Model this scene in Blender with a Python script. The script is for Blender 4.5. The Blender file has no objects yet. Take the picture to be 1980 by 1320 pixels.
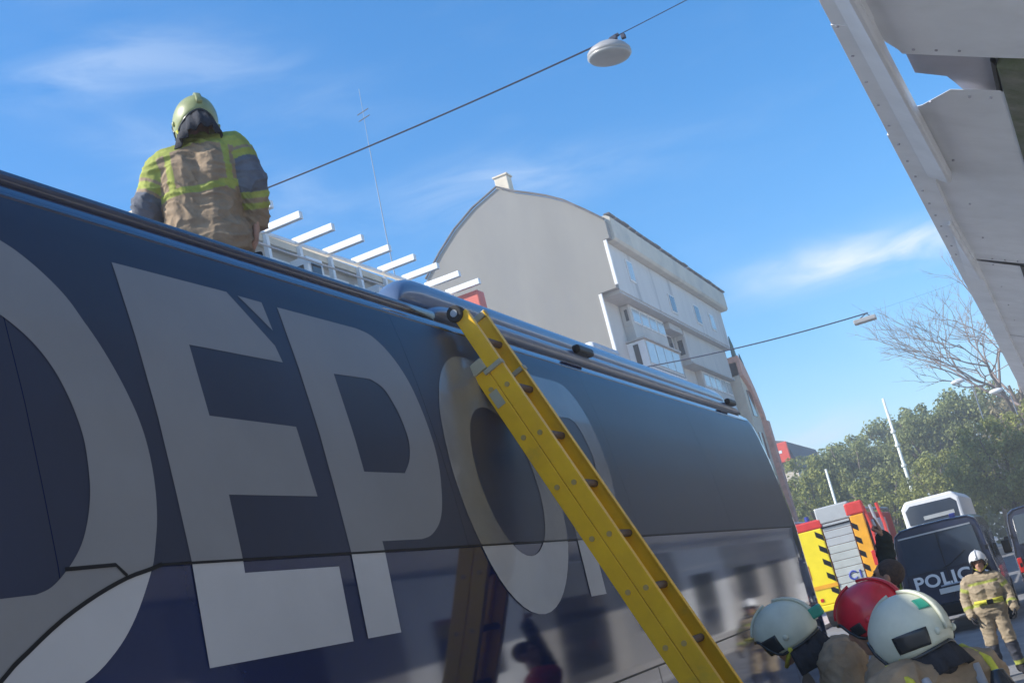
import bpy, bmesh, math, random
import numpy as np
from mathutils import Vector, Matrix, noise
from mathutils.geometry import tessellate_polygon
S = bpy.context.scene
COL = S.collection
V3 = Vector
# ---------------------------------------------------------------- camera
CR, CU, CF = V3((0.884909, 0.404045, -0.231698)), V3((0.305862, -0.128944, 0.943304)), V3((-0.351261, 0.905605, 0.237686))
cd = bpy.data.cameras.new('camera'); cam = bpy.data.objects.new('camera', cd); COL.objects.link(cam)
cd.sensor_width = 36.0; cd.lens = 36.0 * 2306 / 1980; cd.clip_start = 0.05; cd.clip_end = 3000
cam.matrix_world = Matrix(((CR.x, CU.x, -CF.x, 0), (CR.y, CU.y, -CF.y, 0), (CR.z, CU.z, -CF.z, 1.9), (0, 0, 0, 1)))
S.camera = cam
# ---------------------------------------------------------------- sky, sun, exposure
SUN = V3((-0.66, -0.44, 0.61)).normalized()      # direction towards the sun
w = bpy.data.worlds.new('World'); S.world = w; w.use_nodes = True
nt = w.node_tree; nt.nodes.clear()
def nd(t, tree, **k):
    n = tree.nodes.new(t)
    for a, b in k.items(): setattr(n, a, b)
    return n
def mth(tree, op, a, b=None, c=None, clamp=False):
    n = nd('ShaderNodeMath', tree, operation=op, use_clamp=clamp)
    for i, x in enumerate((a, b, c)):
        if x is None: continue
        if isinstance(x, (int, float)): n.inputs[i].default_value = x
        else: tree.links.new(x, n.inputs[i])
    return n.outputs[0]
sky = nd('ShaderNodeTexSky', nt, sky_type='NISHITA', sun_disc=False)
sky.sun_elevation = math.asin(SUN.z); sky.sun_rotation = math.atan2(SUN.x, SUN.y)
sky.altitude = 50; sky.air_density = 1.0; sky.dust_density = 0.6; sky.ozone_density = 2.2
tc = nd('ShaderNodeTexCoord', nt)
def dotn(vec):
    n = nd('ShaderNodeVectorMath', nt, operation='DOT_PRODUCT'); nt.links.new(tc.outputs['Generated'], n.inputs[0]); n.inputs[1].default_value = vec
    return n.outputs['Value']
CLOUDS = [(((-0.4812, 0.727, 0.4897), (0.6907, 0.6585, -0.2988), (-0.5398, 0.1944, -0.8191), 0.10, 0.034), .16),
 (((-0.0614, 0.9721, 0.2266), (0.9942, 0.0796, -0.0724), (-0.0885, 0.2208, -0.9713), 0.085, 0.017), 1.1),
 (((-0.2715, 0.8942, 0.3559), (0.9486, 0.3111, -0.058), (-0.1626, 0.3218, -0.9327), 0.13, 0.024), .18),
 (((-0.553, 0.6729, 0.4913), (0.7902, 0.6105, 0.0532), (-0.2642, 0.4176, -0.8694), 0.06, 0.02), .22),
 (((-0.1526, 0.9833, 0.0994), (0.9877, 0.1551, -0.0175), (-0.0327, 0.0955, -0.9949), 0.05, 0.022), .55),
 (((-0.506, 0.757, 0.4134), (0.6167, 0.6526, -0.4402), (-0.603, 0.0323, -0.7971), 0.09, 0.025), .25),
 (((-0.3518, 0.8624, 0.3641), (0.9343, 0.3472, 0.0805), (-0.057, 0.3685, -0.9279), 0.07, 0.022), .22)]
tot = None
mp = nd('ShaderNodeMapping', nt); nt.links.new(tc.outputs['Generated'], mp.inputs[0]); mp.inputs['Rotation'].default_value = (0, .3, .25); mp.inputs['Scale'].default_value = (9, 9, 38)
nz = nd('ShaderNodeTexNoise', nt); nt.links.new(mp.outputs[0], nz.inputs['Vector']); nz.inputs['Scale'].default_value = 1.0; nz.inputs['Detail'].default_value = 7; nz.inputs['Roughness'].default_value = .58; nz.inputs['Distortion'].default_value = .6
wisp = mth(nt, 'MULTIPLY', mth(nt, 'SUBTRACT', nz.outputs['Fac'], .33), 3.0, clamp=True)
for (c, a, b, La, Lb), amt in CLOUDS:
    u = mth(nt, 'DIVIDE', dotn(a), La); v = mth(nt, 'DIVIDE', dotn(b), Lb)
    q = mth(nt, 'ADD', mth(nt, 'MULTIPLY', u, u), mth(nt, 'MULTIPLY', v, v))
    g = mth(nt, 'POWER', 2.718, mth(nt, 'MULTIPLY', q, -1.1))
    g = mth(nt, 'MULTIPLY', g, mth(nt, 'GREATER_THAN', dotn(c), 0.3))
    g = mth(nt, 'MULTIPLY', g, amt)
    tot = g if tot is None else mth(nt, 'ADD', tot, g)
fine = mth(nt, 'MULTIPLY', mth(nt, 'SUBTRACT', nz.outputs['Fac'], .52), .12, clamp=True)
tot = mth(nt, 'ADD', mth(nt, 'MULTIPLY', tot, wisp), fine, clamp=True)
hs = nd('ShaderNodeHueSaturation', nt); nt.links.new(sky.outputs[0], hs.inputs['Color']); hs.inputs['Saturation'].default_value = 1.42; hs.inputs['Value'].default_value = 1.0
mx = nd('ShaderNodeMixRGB', nt); nt.links.new(tot, mx.inputs[0]); nt.links.new(hs.outputs[0], mx.inputs[1]); mx.inputs[2].default_value = (4.2, 4.6, 5.0, 1)
bg = nd('ShaderNodeBackground', nt); nt.links.new(mx.outputs[0], bg.inputs[0]); bg.inputs[1].default_value = 0.145
wo = nd('ShaderNodeOutputWorld', nt); nt.links.new(bg.outputs[0], wo.inputs[0])
sd = bpy.data.lights.new('sun', 'SUN'); sun = bpy.data.objects.new('sun', sd); COL.objects.link(sun)
sd.energy = 4.0; sd.angle = math.radians(0.6); sd.color = (1.0, .955, .88)
sun.rotation_euler = SUN.to_track_quat('Z', 'Y').to_euler()
S.view_settings.view_transform = 'Standard'; S.view_settings.look = 'None'; S.view_settings.exposure = 0.74; S.view_settings.gamma = 1.0
S.view_settings.use_curve_mapping = False
# ---------------------------------------------------------------- materials
def mat(name, col, rough=.6, metal=0., var=.12, vs=3., bump=0., bs=40., coat=0., spec=.5, col2=None, stretch=None, c2lo=.5, c2hi=.75, trans=0., emit=None):
    m = bpy.data.materials.new(name); m.use_nodes = True; t = m.node_tree; p = t.nodes['Principled BSDF']
    tcn = nd('ShaderNodeTexCoord', t); src = tcn.outputs['Object']
    if stretch:
        mpn = nd('ShaderNodeMapping', t); mpn.inputs['Scale'].default_value = stretch; t.links.new(src, mpn.inputs[0]); src = mpn.outputs[0]
    n1 = nd('ShaderNodeTexNoise', t); n1.inputs['Scale'].default_value = vs; n1.inputs['Detail'].default_value = 6; n1.inputs['Roughness'].default_value = .6
    t.links.new(src, n1.inputs['Vector'])
    cr = nd('ShaderNodeValToRGB', t); e = cr.color_ramp.elements
    lo = [max(0, c * (1 - var)) for c in col]; hi = [min(1, c * (1 + var)) for c in col]
    e[0].position = .3; e[0].color = (*lo, 1); e[1].position = .7; e[1].color = (*hi, 1)
    t.links.new(n1.outputs['Fac'], cr.inputs[0]); out = cr.outputs[0]
    if col2:
        n2 = nd('ShaderNodeTexNoise', t); n2.inputs['Scale'].default_value = vs * .6; n2.inputs['Detail'].default_value = 8; n2.inputs['Roughness'].default_value = .65; t.links.new(src, n2.inputs['Vector'])
        c2 = nd('ShaderNodeValToRGB', t); c2.color_ramp.elements[0].position = c2lo; c2.color_ramp.elements[1].position = c2hi; t.links.new(n2.outputs['Fac'], c2.inputs[0])
        mm = nd('ShaderNodeMixRGB', t); t.links.new(c2.outputs[0], mm.inputs[0]); t.links.new(out, mm.inputs[1]); mm.inputs[2].default_value = (*col2, 1); out = mm.outputs[0]
    t.links.new(out, p.inputs['Base Color'])
    rr = nd('ShaderNodeMapRange', t); rr.inputs['To Min'].default_value = max(.02, rough * .85); rr.inputs['To Max'].default_value = min(1, rough * 1.15); t.links.new(n1.outputs['Fac'], rr.inputs[0]); t.links.new(rr.outputs[0], p.inputs['Roughness'])
    p.inputs['Metallic'].default_value = metal; p.inputs['Specular IOR Level'].default_value = spec; p.inputs['Coat Weight'].default_value = coat; p.inputs['Coat Roughness'].default_value = .06
    p.inputs['Transmission Weight'].default_value = trans
    if emit: p.inputs['Emission Color'].default_value = (*emit[0], 1); p.inputs['Emission Strength'].default_value = emit[1]
    if bump:
        n3 = nd('ShaderNodeTexNoise', t); n3.inputs['Scale'].default_value = bs; n3.inputs['Detail'].default_value = 5; t.links.new(tcn.outputs['Object'], n3.inputs['Vector'])
        b = nd('ShaderNodeBump', t); b.inputs['Strength'].default_value = bump; b.inputs['Distance'].default_value = .02; t.links.new(n3.outputs['Fac'], b.inputs['Height']); t.links.new(b.outputs[0], p.inputs['Normal'])
    return m
def vmat(name, rough=.85, bump=.3, bs=60., spec=.3):
    m = bpy.data.materials.new(name); m.use_nodes = True; t = m.node_tree; p = t.nodes['Principled BSDF']
    a = nd('ShaderNodeVertexColor', t, layer_name='Col'); tcn = nd('ShaderNodeTexCoord', t)
    n1 = nd('ShaderNodeTexNoise', t); n1.inputs['Scale'].default_value = 14; n1.inputs['Detail'].default_value = 6; t.links.new(tcn.outputs['Object'], n1.inputs['Vector'])
    mr = nd('ShaderNodeMapRange', t); mr.inputs['From Min'].default_value = .3; mr.inputs['From Max'].default_value = .7; mr.inputs['To Min'].default_value = .78; mr.inputs['To Max'].default_value = 1.15; t.links.new(n1.outputs['Fac'], mr.inputs[0])
    mm = nd('ShaderNodeVectorMath', t, operation='SCALE'); t.links.new(a.outputs['Color'], mm.inputs[0]); t.links.new(mr.outputs[0], mm.inputs['Scale']); t.links.new(mm.outputs[0], p.inputs['Base Color'])
    p.inputs['Roughness'].default_value = rough; p.inputs['Specular IOR Level'].default_value = spec
    n3 = nd('ShaderNodeTexNoise', t); n3.inputs['Scale'].default_value = bs; n3.inputs['Detail'].default_value = 4; t.links.new(tcn.outputs['Object'], n3.inputs['Vector'])
    b = nd('ShaderNodeBump', t); b.inputs['Strength'].default_value = bump; b.inputs['Distance'].default_value = .01; t.links.new(n3.outputs['Fac'], b.inputs['Height']); t.links.new(b.outputs[0], p.inputs['Normal'])
    return m
def leafmat(name, c1, c2):
    m = bpy.data.materials.new(name); m.use_nodes = True; t = m.node_tree; p = t.nodes['Principled BSDF']
    g = nd('ShaderNodeNewGeometry', t); cr = nd('ShaderNodeValToRGB', t); cr.color_ramp.elements[0].color = (*c1, 1); cr.color_ramp.elements[1].color = (*c2, 1)
    t.links.new(g.outputs['Random Per Island'], cr.inputs[0])
    t.links.new(cr.outputs[0], p.inputs['Base Color']); p.inputs['Roughness'].default_value = .6; p.inputs['Specular IOR Level'].default_value = .3
    tr = nd('ShaderNodeBsdfTranslucent', t); t.links.new(cr.outputs[0], tr.inputs[0]); ms = nd('ShaderNodeMixShader', t); ms.inputs[0].default_value = .4
    o = t.nodes['Material Output']; t.links.new(p.outputs[0], ms.inputs[1]); t.links.new(tr.outputs[0], ms.inputs[2]); t.links.new(ms.outputs[0], o.inputs[0])
    return m
MT = {}
MT['asphalt'] = mat('asphalt', (.22, .22, .225), .85, var=.25, vs=1.5, bump=.5, bs=90)
MT['pave'] = mat('pave', (.48, .465, .45), .85, var=.15, vs=2, bump=.3)
MT['kerb'] = mat('kerb', (.32, .32, .31), .8)
MT['line'] = mat('line', (.7, .7, .68), .7, var=.2, vs=8)
MT['navy'] = mat('navy', (.005, .015, .075), .05, var=.15, vs=1.2, coat=.4, spec=.5, bump=.004, bs=1.2)
MT['navy_roof'] = mat('navy_roof', (.03, .06, .16), .3, var=.15, coat=.4)
MT['film'] = mat('film', (.019, .026, .056), .32, var=.25, vs=1.1, coat=0, spec=.30, bump=.004, bs=1.5, stretch=(1, 1, .25), col2=(.024, .030, .055), c2lo=.5, c2hi=.8)
MT['letter_film'] = mat('letter_film', (.225, .225, .232), .38, var=.08, vs=2, coat=0, bump=.004, bs=1.5)
MT['letter_film_glare_o'] = mat('letter_film_glare_o', (.17, .168, .165), .24, var=.15, vs=2, coat=.2, bump=.004, bs=1.5)  # tone pulled towards the pane, so the colour carries glare fading the O
MT['letter_film_glare_r'] = mat('letter_film_glare_r', (.12, .123, .135), .2, var=.2, vs=2, coat=.1, bump=.004, bs=1.5)  # darker still: reflection glare washing out the R is painted into the film
MT['wallgrey'] = mat('wallgrey', (.34, .335, .33), .8, var=.12, vs=1.)
MT['red_helm'] = mat('red_helm', (.55, .012, .03), .32, var=.2, vs=10, coat=.25, col2=(.36, .012, .02), c2lo=.55, c2hi=.85)
MT['sticker'] = mat('sticker', (.70, .68, .62), .5, var=.15, vs=40)
MT['letter_paint'] = mat('letter_paint', (.50, .50, .51), .22, var=.06, vs=2, coat=.3, bump=.004, bs=1.5)
MT['black'] = mat('black', (.006, .006, .008), .4, spec=.2)
MT['rubber'] = mat('rubber', (.02, .02, .02), .8, bump=.2)
MT['chrome'] = mat('chrome', (.6, .6, .6), .25, 1.)
MT['trim'] = mat('trim', (.02, .03, .07), .22, coat=.6)
MT['fairing'] = mat('fairing', (.10, .15, .25), .3, var=.12, vs=2, coat=.6)
MT['yellow'] = mat('yellow', (.96, .51, .004), .40, var=.1, vs=6, bump=.08, bs=70, col2=(.60, .36, .04), c2lo=.58, c2hi=.8)
MT['cap'] = mat('cap', (.42, .38, .26), .6)
MT['rung'] = mat('rung', (.13, .08, .055), .55, var=.25, vs=20)
MT['bolt'] = mat('bolt', (.55, .36, .12), .4, .5)
MT['panel'] = mat('panel', (.80, .82, .85), .5, var=.07, vs=1.8, bump=.03, bs=8, col2=(.64, .655, .67), c2lo=.5, c2hi=.85)
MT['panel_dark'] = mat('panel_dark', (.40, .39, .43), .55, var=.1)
MT['moss'] = mat('moss', (.17, .17, .13), .9, var=.3, vs=5, bump=.6, bs=30, col2=(.09, .11, .05), c2lo=.4, c2hi=.65)
MT['gable'] = mat('gable', (.235, .222, .200), .9, var=.10, vs=.6, stretch=(1, 1, .35), bump=.15, bs=6, col2=(.205, .198, .19), c2lo=.48, c2hi=.78)
MT['fac_stain'] = mat('fac_stain', (.62, .60, .57), .85, var=.06, vs=1.2, stretch=(1, 1.1, .16), col2=(.33, .33, .33), c2lo=.52, c2hi=.68)
MT['fac'] = mat('fac', (.55, .52, .475), .85, var=.07, vs=1, stretch=(1, 1, .3), col2=(.36, .35, .34), c2lo=.5, c2hi=.8)
MT['cornice'] = mat('cornice', (.58, .53, .44), .85, var=.1, vs=1.2, col2=(.42, .40, .36), c2lo=.5, c2hi=.75)
MT['white'] = mat('white', (.80, .80, .79), .45, var=.05, col2=(.66, .65, .62), c2lo=.6, c2hi=.9)
MT['white_rough'] = mat('white_rough', (.72, .71, .69), .75, var=.08)
MT['offgrey'] = mat('offgrey', (.46, .44, .41), .8, var=.1)
MT['glass'] = mat('glass', (.02, .025, .03), .06, var=.2, spec=.8)
MT['glass_pale'] = mat('glass_pale', (.42, .48, .49), .12, var=.08, spec=.7)
MT['tile'] = mat('tile', (.12, .11, .11), .85, var=.3)
MT['brick'] = mat('brick', (.74, .40, .29), .85, var=.2, vs=4, bump=.3)
MT['beige'] = mat('beige', (.66, .57, .44), .85, var=.1)
MT['redpaint'] = mat('redpaint', (.55, .03, .02), .45, var=.1, coat=.3)
MT['redsign'] = mat('redsign', (.72, .07, .03), .5)
MT['coral'] = mat('coral', (.70, .16, .12), .6)
MT['greenmetal'] = mat('greenmetal', (.03, .12, .10), .5)
MT['hivis'] = mat('hivis', (.78, .62, .01), .45, var=.06)
MT['orange'] = mat('orange', (.72, .33, .01), .45)
MT['shutter'] = mat('shutter', (.46, .47, .46), .4, .3, var=.06)
MT['shutter_pale'] = mat('shutter_pale', (.42, .44, .41), .45, .1)
MT['steel'] = mat('steel', (.42, .43, .45), .35, .7)
MT['van'] = mat('van', (.018, .026, .06), .25, coat=.5)
MT['van_glass'] = mat('van_glass', (.035, .05, .075), .08, spec=.8)
MT['tail'] = mat('tail', (.5, .015, .01), .25, coat=.5)
MT['plate'] = mat('plate', (.65, .65, .62), .5)
MT['lampbody'] = mat('lampbody', (.33, .32, .31), .5)
MT['lampglass'] = mat('lampglass', (.30, .30, .29), .35)
MT['wire'] = mat('wire', (.02, .03, .06), .6)
MT['pole'] = mat('pole', (.72, .76, .70), .5)
MT['bark'] = mat('bark', (.14, .11, .085), .9, var=.3, vs=6, bump=.5)
MT['barktwig'] = mat('barktwig', (.26, .20, .17), .9)
MT['leafA'] = leafmat('leafA', (.135, .165, .05), (.35, .38, .14))
MT['leafB'] = leafmat('leafB', (.15, .175, .045), (.42, .43, .12))
MT['leafC'] = leafmat('leafC', (.18, .16, .09), (.42, .36, .20))
MT['cloth'] = vmat('cloth')
MT['skin'] = vmat('skin', rough=.55, bump=.08, bs=120, spec=.4)
MT['helm_cream'] = mat('helm_cream', (.56, .58, .47), .45, var=.10, vs=9, coat=.08, col2=(.42, .43, .34), c2lo=.55, c2hi=.85, bump=.03, bs=60)
MT['helm_olive'] = mat('helm_olive', (.29, .31, .13), .42, var=.25, vs=10, coat=.15, col2=(.16, .17, .09), c2lo=.5, c2hi=.8)
MT['helm_white'] = mat('helm_white', (.70, .70, .70), .3, coat=.5)
MT['helm_dark'] = mat('helm_dark', (.018, .022, .026), .25, var=.2)
MT['cape'] = mat('cape', (.02, .022, .03), .9, bump=.4)
MT['strap'] = mat('strap', (.55, .52, .05), .7, var=.2, vs=30)
MT['teal'] = mat('teal', (.03, .30, .20), .4)
MT['webbing'] = mat('webbing', (.34, .35, .38), .6, var=.15)
MT['hair'] = mat('hair', (.06, .035, .025), .7, var=.4, vs=60, bump=.5)
MT['eye'] = mat('eye', (.03, .02, .015), .2)
MT['bluemark'] = mat('bluemark', (.03, .05, .30), .5)
# ---------------------------------------------------------------- mesh helpers
ORG = {}
class M:
    def __init__(s): s.v = []; s.f = []; s.mi = []; s.cm = 0
    def add(s, vs, fs):
        o = len(s.v); s.v += [tuple(x) for x in vs]; s.f += [tuple(i + o for i in q) for q in fs]; s.mi += [s.cm] * len(fs); return s
    def box(s, a, b):
        (x0, y0, z0), (x1, y1, z1) = a, b
        return s.add([(x0, y0, z0), (x1, y0, z0), (x1, y1, z0), (x0, y1, z0), (x0, y0, z1), (x1, y0, z1), (x1, y1, z1), (x0, y1, z1)],
                     [(0, 3, 2, 1), (4, 5, 6, 7), (0, 1, 5, 4), (1, 2, 6, 5), (2, 3, 7, 6), (3, 0, 4, 7)])
    def obox(s, c, ax, ay, az):          # centre and three half-axis vectors
        c, ax, ay, az = V3(c), V3(ax), V3(ay), V3(az); vs = []
        for k in (-1, 1):
            for i, j in ((-1, -1), (1, -1), (1, 1), (-1, 1)): vs.append(c + ax * i + ay * j + az * k)
        return s.add(vs, [(0, 3, 2, 1), (4, 5, 6, 7), (0, 1, 5, 4), (1, 2, 6, 5), (2, 3, 7, 6), (3, 0, 4, 7)])
    def prism(s, poly, vec):
        vec = V3(vec); n = len(poly); p = [V3(x) for x in poly]
        s.add(p + [x + vec for x in p], [tuple(range(n))[::-1], tuple(range(n, 2 * n))] + [(i, (i + 1) % n, n + (i + 1) % n, n + i) for i in range(n)]); return s
    def loft(s, rings, cap=True, closed=True):
        n = len(rings[0]); vs = [x for r in rings for x in r]; fs = []
        m = n if closed else n - 1
        for k in range(len(rings) - 1):
            for i in range(m): j = (i + 1) % n; fs.append((k * n + i, k * n + j, (k + 1) * n + j, (k + 1) * n + i))
        if cap: fs += [tuple(range(n))[::-1], tuple(range((len(rings) - 1) * n, len(rings) * n))]
        return s.add(vs, fs)
    def tube(s, pts, r, n=8, cap=True):
        pts = [V3(p) for p in pts]; rings = []
        rs = r if isinstance(r, (list, tuple)) else [r] * len(pts); ref = None
        for i, p in enumerate(pts):
            d = (pts[min(i + 1, len(pts) - 1)] - pts[max(i - 1, 0)]).normalized()
            if ref is None: ref = V3((0, 0, 1)) if abs(d.z) < .9 else V3((1, 0, 0))
            a = d.cross(ref).normalized(); b = a.cross(d); ref = b
            rings.append([p + (a * math.cos(t) + b * math.sin(t)) * rs[i] for t in [2 * math.pi * k / n for k in range(n)]])
        return s.loft(rings, cap)
    def ell(s, c, A, B, Cc, nu=16, nv=10):   # centre, three semi-axis vectors
        c, A, B, Cc = V3(c), V3(A), V3(B), V3(Cc); vs = [c + Cc]
        for j in range(1, nv):
            t = math.pi * j / nv
            for i in range(nu): u = 2 * math.pi * i / nu; vs.append(c + (A * math.cos(u) + B * math.sin(u)) * math.sin(t) + Cc * math.cos(t))
        vs.append(c - Cc); fs = []
        for i in range(nu): fs.append((0, 1 + i, 1 + (i + 1) % nu))
        for j in range(nv - 2):
            for i in range(nu): a = 1 + j * nu; fs.append((a + i, a + nu + i, a + nu + (i + 1) % nu, a + (i + 1) % nu))
        a = 1 + (nv - 2) * nu
        for i in range(nu): fs.append((len(vs) - 1, a + (i + 1) % nu, a + i))
        return s.add(vs, fs)
    def out(s, name, mats, parent=None, smooth=False, bevel=0., recalc=True, angle=None):
        o0 = ORG.get(parent.name, V3((0, 0, 0))) if parent else V3((0, 0, 0))
        me = bpy.data.meshes.new(name); me.from_pydata([V3(x) - o0 for x in s.v], [], s.f)
        if not isinstance(mats, (list, tuple)): mats = [mats]
        for m in mats: me.materials.append(MT[m] if isinstance(m, str) else m)
        if len(mats) > 1: me.polygons.foreach_set('material_index', s.mi)
        if recalc:
            bm = bmesh.new(); bm.from_mesh(me); bmesh.ops.recalc_face_normals(bm, faces=bm.faces); bm.to_mesh(me); bm.free()
        if smooth: me.polygons.foreach_set('use_smooth', [True] * len(me.polygons))
        ob = bpy.data.objects.new(name, me); COL.objects.link(ob)
        if parent: ob.parent = parent; ORG[ob.name] = o0
        if bevel:
            b = ob.modifiers.new('bevel', 'BEVEL'); b.width = bevel; b.segments = 2; b.limit_method = 'ANGLE'; b.angle_limit = math.radians(40)
        me.update()
        return ob
def tag(o, label, cat, group=None):
    o['label'] = label; o['category'] = cat
    if group: o['group'] = group
    return o
def thing(name, label, cat, loc=(0, 0, 0), group=None):
    o = bpy.data.objects.new(name, None); COL.objects.link(o); o.location = loc; o.empty_display_size = .2
    ORG[o.name] = V3(loc); return tag(o, label, cat, group)
def struct(o): o['kind'] = 'structure'; return o
def dup(o, loc, label, group=None, rz=0., sc=1.):
    c = o.copy(); COL.objects.link(c); c.location = loc; c.rotation_euler = (0, 0, rz); c.scale = (sc, sc, sc); c['label'] = label
    if group: c['group'] = group
    for ch in list(o.children):
        k = ch.copy(); COL.objects.link(k); k.parent = c
        for g in list(ch.children):
            h = g.copy(); COL.objects.link(h); h.parent = k
    return c
def lerp(a, b, t): return a + (b - a) * t
# ================================================================ SETTING
g = M().box((-400, -300, -.4), (400, 700, 0)).out('ground', 'asphalt'); struct(g)
p = M().box((-400, -300, .004), (-7.2, 700, .13)).out('pavement_left', 'pave', bevel=.02); struct(p)
p = M().box((1.9, -60, .004), (40, 60, .13)).out('pavement_right', 'pave', bevel=.02); struct(p)
mk = M()
for k in range(14): mk.box((.55, -6 + k * 6.0, .004), (.68, -3 + k * 6.0, .008))
mk = mk.out('road_markings', 'line'); struct(mk)

# ================================================================ COACH
XS = -2.5; Y0, Y1 = 1.0, 14.1
PROF = [(.33, -2.53), (.42, -2.5), (2.39, -2.5), (2.62, -2.515), (2.9, -2.538), (3.19, -2.575), (3.46, -2.62), (3.6, -2.65), (3.69, -2.69), (3.745, -2.75), (3.775, -2.85), (3.795, -3.05), (3.81, -3.4), (3.815, -3.75)]
def px(z):
    for (za, xa), (zb, xb) in zip(PROF, PROF[1:]):
        if z <= zb: return xa + (xb - xa) * (z - za) / (zb - za)
    return PROF[-1][1]
bus = thing('coach', 'navy blue team coach with huge white lettering along its side', 'coach', (-3.75, 7.5, 0))
full = PROF + [(z, -7.5 - x) for z, x in PROF[-2::-1]]
def ring(y, e, dz):
    cx = -3.75; hw = 1.25
    return [(cx + (x - cx) * (1 - e / hw), y, .33 + (z - .33) * (1 - dz / 3.5)) for z, x in full]
rings = []
rr = .55
for k in range(7):
    a = math.radians(90 - 15 * k); rings.append(ring(Y0 + rr - rr * math.sin(a), rr - rr * math.cos(a), .5 * (rr - rr * math.cos(a))))
for k in range(1, 25): rings.append(ring(lerp(Y0 + rr, Y1 - rr, k / 25), 0, 0))
for k in range(7):
    a = math.radians(15 * k); rings.append(ring(Y1 - rr + rr * math.sin(a), rr - rr * math.cos(a), .7 * (rr - rr * math.cos(a))))
M().loft(rings).out('body', 'navy', bus, smooth=True)

def conform(outer, holes, off, cuts, matfn=None, mats=('film',), name='panel', dz=.06, parent=bus):
    polys = [[V3((y, z, 0)) for y, z in outer]] + [[V3((y, z, 0)) for y, z in h] for h in holes]
    tris = tessellate_polygon(polys); pts = [q for pl in polys for q in pl]
    bm = bmesh.new(); vs = [bm.verts.new(q) for q in pts]
    for t in tris:
        try: bm.faces.new([vs[i] for i in t])
        except ValueError: pass
    z = .42
    while z < 3.8:
        if z > 2.3: bmesh.ops.bisect_plane(bm, geom=bm.verts[:] + bm.edges[:] + bm.faces[:], plane_co=(0, z, 0), plane_no=(0, 1, 0))
        z += dz
    for co, no in cuts: bmesh.ops.bisect_plane(bm, geom=bm.verts[:] + bm.edges[:] + bm.faces[:], plane_co=co, plane_no=no)
    bmesh.ops.remove_doubles(bm, verts=bm.verts, dist=1e-5)
    o0 = ORG[parent.name]
    for f in bm.faces:
        c = f.calc_center_median(); f.material_index = matfn(c.x, c.y) if matfn else 0; f.smooth = True
    for v in bm.verts:
        y, zz = v.co.x, v.co.y; v.co = V3((px(zz) + off, y, zz)) - o0
    bmesh.ops.recalc_face_normals(bm, faces=bm.faces)
    if sum(f.normal.x for f in bm.faces) < 0: bmesh.ops.reverse_faces(bm, faces=bm.faces)
    me = bpy.data.meshes.new(name); bm.to_mesh(me); bm.free()
    for m in mats: me.materials.append(MT[m])
    ob = bpy.data.objects.new(name, me); COL.objects.link(ob); ob.parent = parent; ORG[ob.name] = o0
    return ob
def spline(pts, n=5, closed=False):
    out = []
    for i in range(len(pts) - 1):
        a = V3((*pts[max(0, i - 1)], 0)); b = V3((*pts[i], 0)); c = V3((*pts[i + 1], 0)); d = V3((*pts[min(len(pts) - 1, i + 2)], 0))
        for k in range(n):
            t = k / n; q = .5 * ((2 * b) + (c - a) * t + (2 * a - 5 * b + 4 * c - d) * t * t + (3 * b - a - 3 * c + d) * t ** 3); out.append((q.x, q.y))
    out.append(tuple(pts[-1])); return out
CURVE = [(1.75, 1.62), (2.05, 1.88), (2.349, 2.11), (2.447, 2.172), (2.585, 2.247), (2.73, 2.307), (2.866, 2.35), (2.966, 2.37), (3.03, 2.385)]
CURVE = spline(CURVE, 3)
ZS = 2.385
def zb(y):
    if y >= CURVE[-1][0]: return ZS
    for (ya, za), (yb, zb_) in zip(CURVE, CURVE[1:]):
        if y <= yb: return za + (zb_ - za) * (y - ya) / (yb - ya)
    return ZS
# side glazing: four long panes, the first with the curved lower edge
def pane_poly(ya, yb):
    lowp = [(ya, zb(ya) + .004)] + [(y, z + .004) for y, z in CURVE if ya < y < yb] + [(yb, zb(yb) + .004)]
    return lowp + [(yb, 3.655), (ya, 3.655)]
edges = [1.75, 2.60, 5.235, 7.93, 10.6, 13.5]
for ya, yb in zip(edges, edges[1:]):
    conform(pane_poly(ya + (.002 if ya == 2.60 else .0008), yb - (.002 if yb == 2.60 else .0008)), [], .0025, [], mats=('film',), name='window_pane')
# panel joints on the lower side
def strip(pts, wd, name, off=.0025, m='black'):
    up, dn = [], []
    for i, (y, z) in enumerate(pts):
        a = pts[max(0, i - 1)]; b = pts[min(len(pts) - 1, i + 1)]
        d = V3((b[0] - a[0], b[1] - a[1])).normalized(); nn = V3((-d.y, d.x)) * wd / 2
        up.append((y + nn.x, z + nn.y)); dn.append((y - nn.x, z - nn.y))
    return conform(up + dn[::-1], [], off, [], mats=(m,), name=name)
strip([(3.02, 2.383), (13.3, 2.383)], .009, 'joint', .0065)
strip(CURVE, .013, 'joint', .0065)
strip([(2.62, 2.386), (2.825, 2.391), (2.866, 2.356)], .012, 'joint', .0065)
strip([(1.6, 1.54), (13.5, 1.54)], .012, 'joint')
for y in (4.6, 6.1, 7.6, 9.1, 11.6): strip([(y, .45), (y, 1.535)], .008, 'joint')
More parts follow.
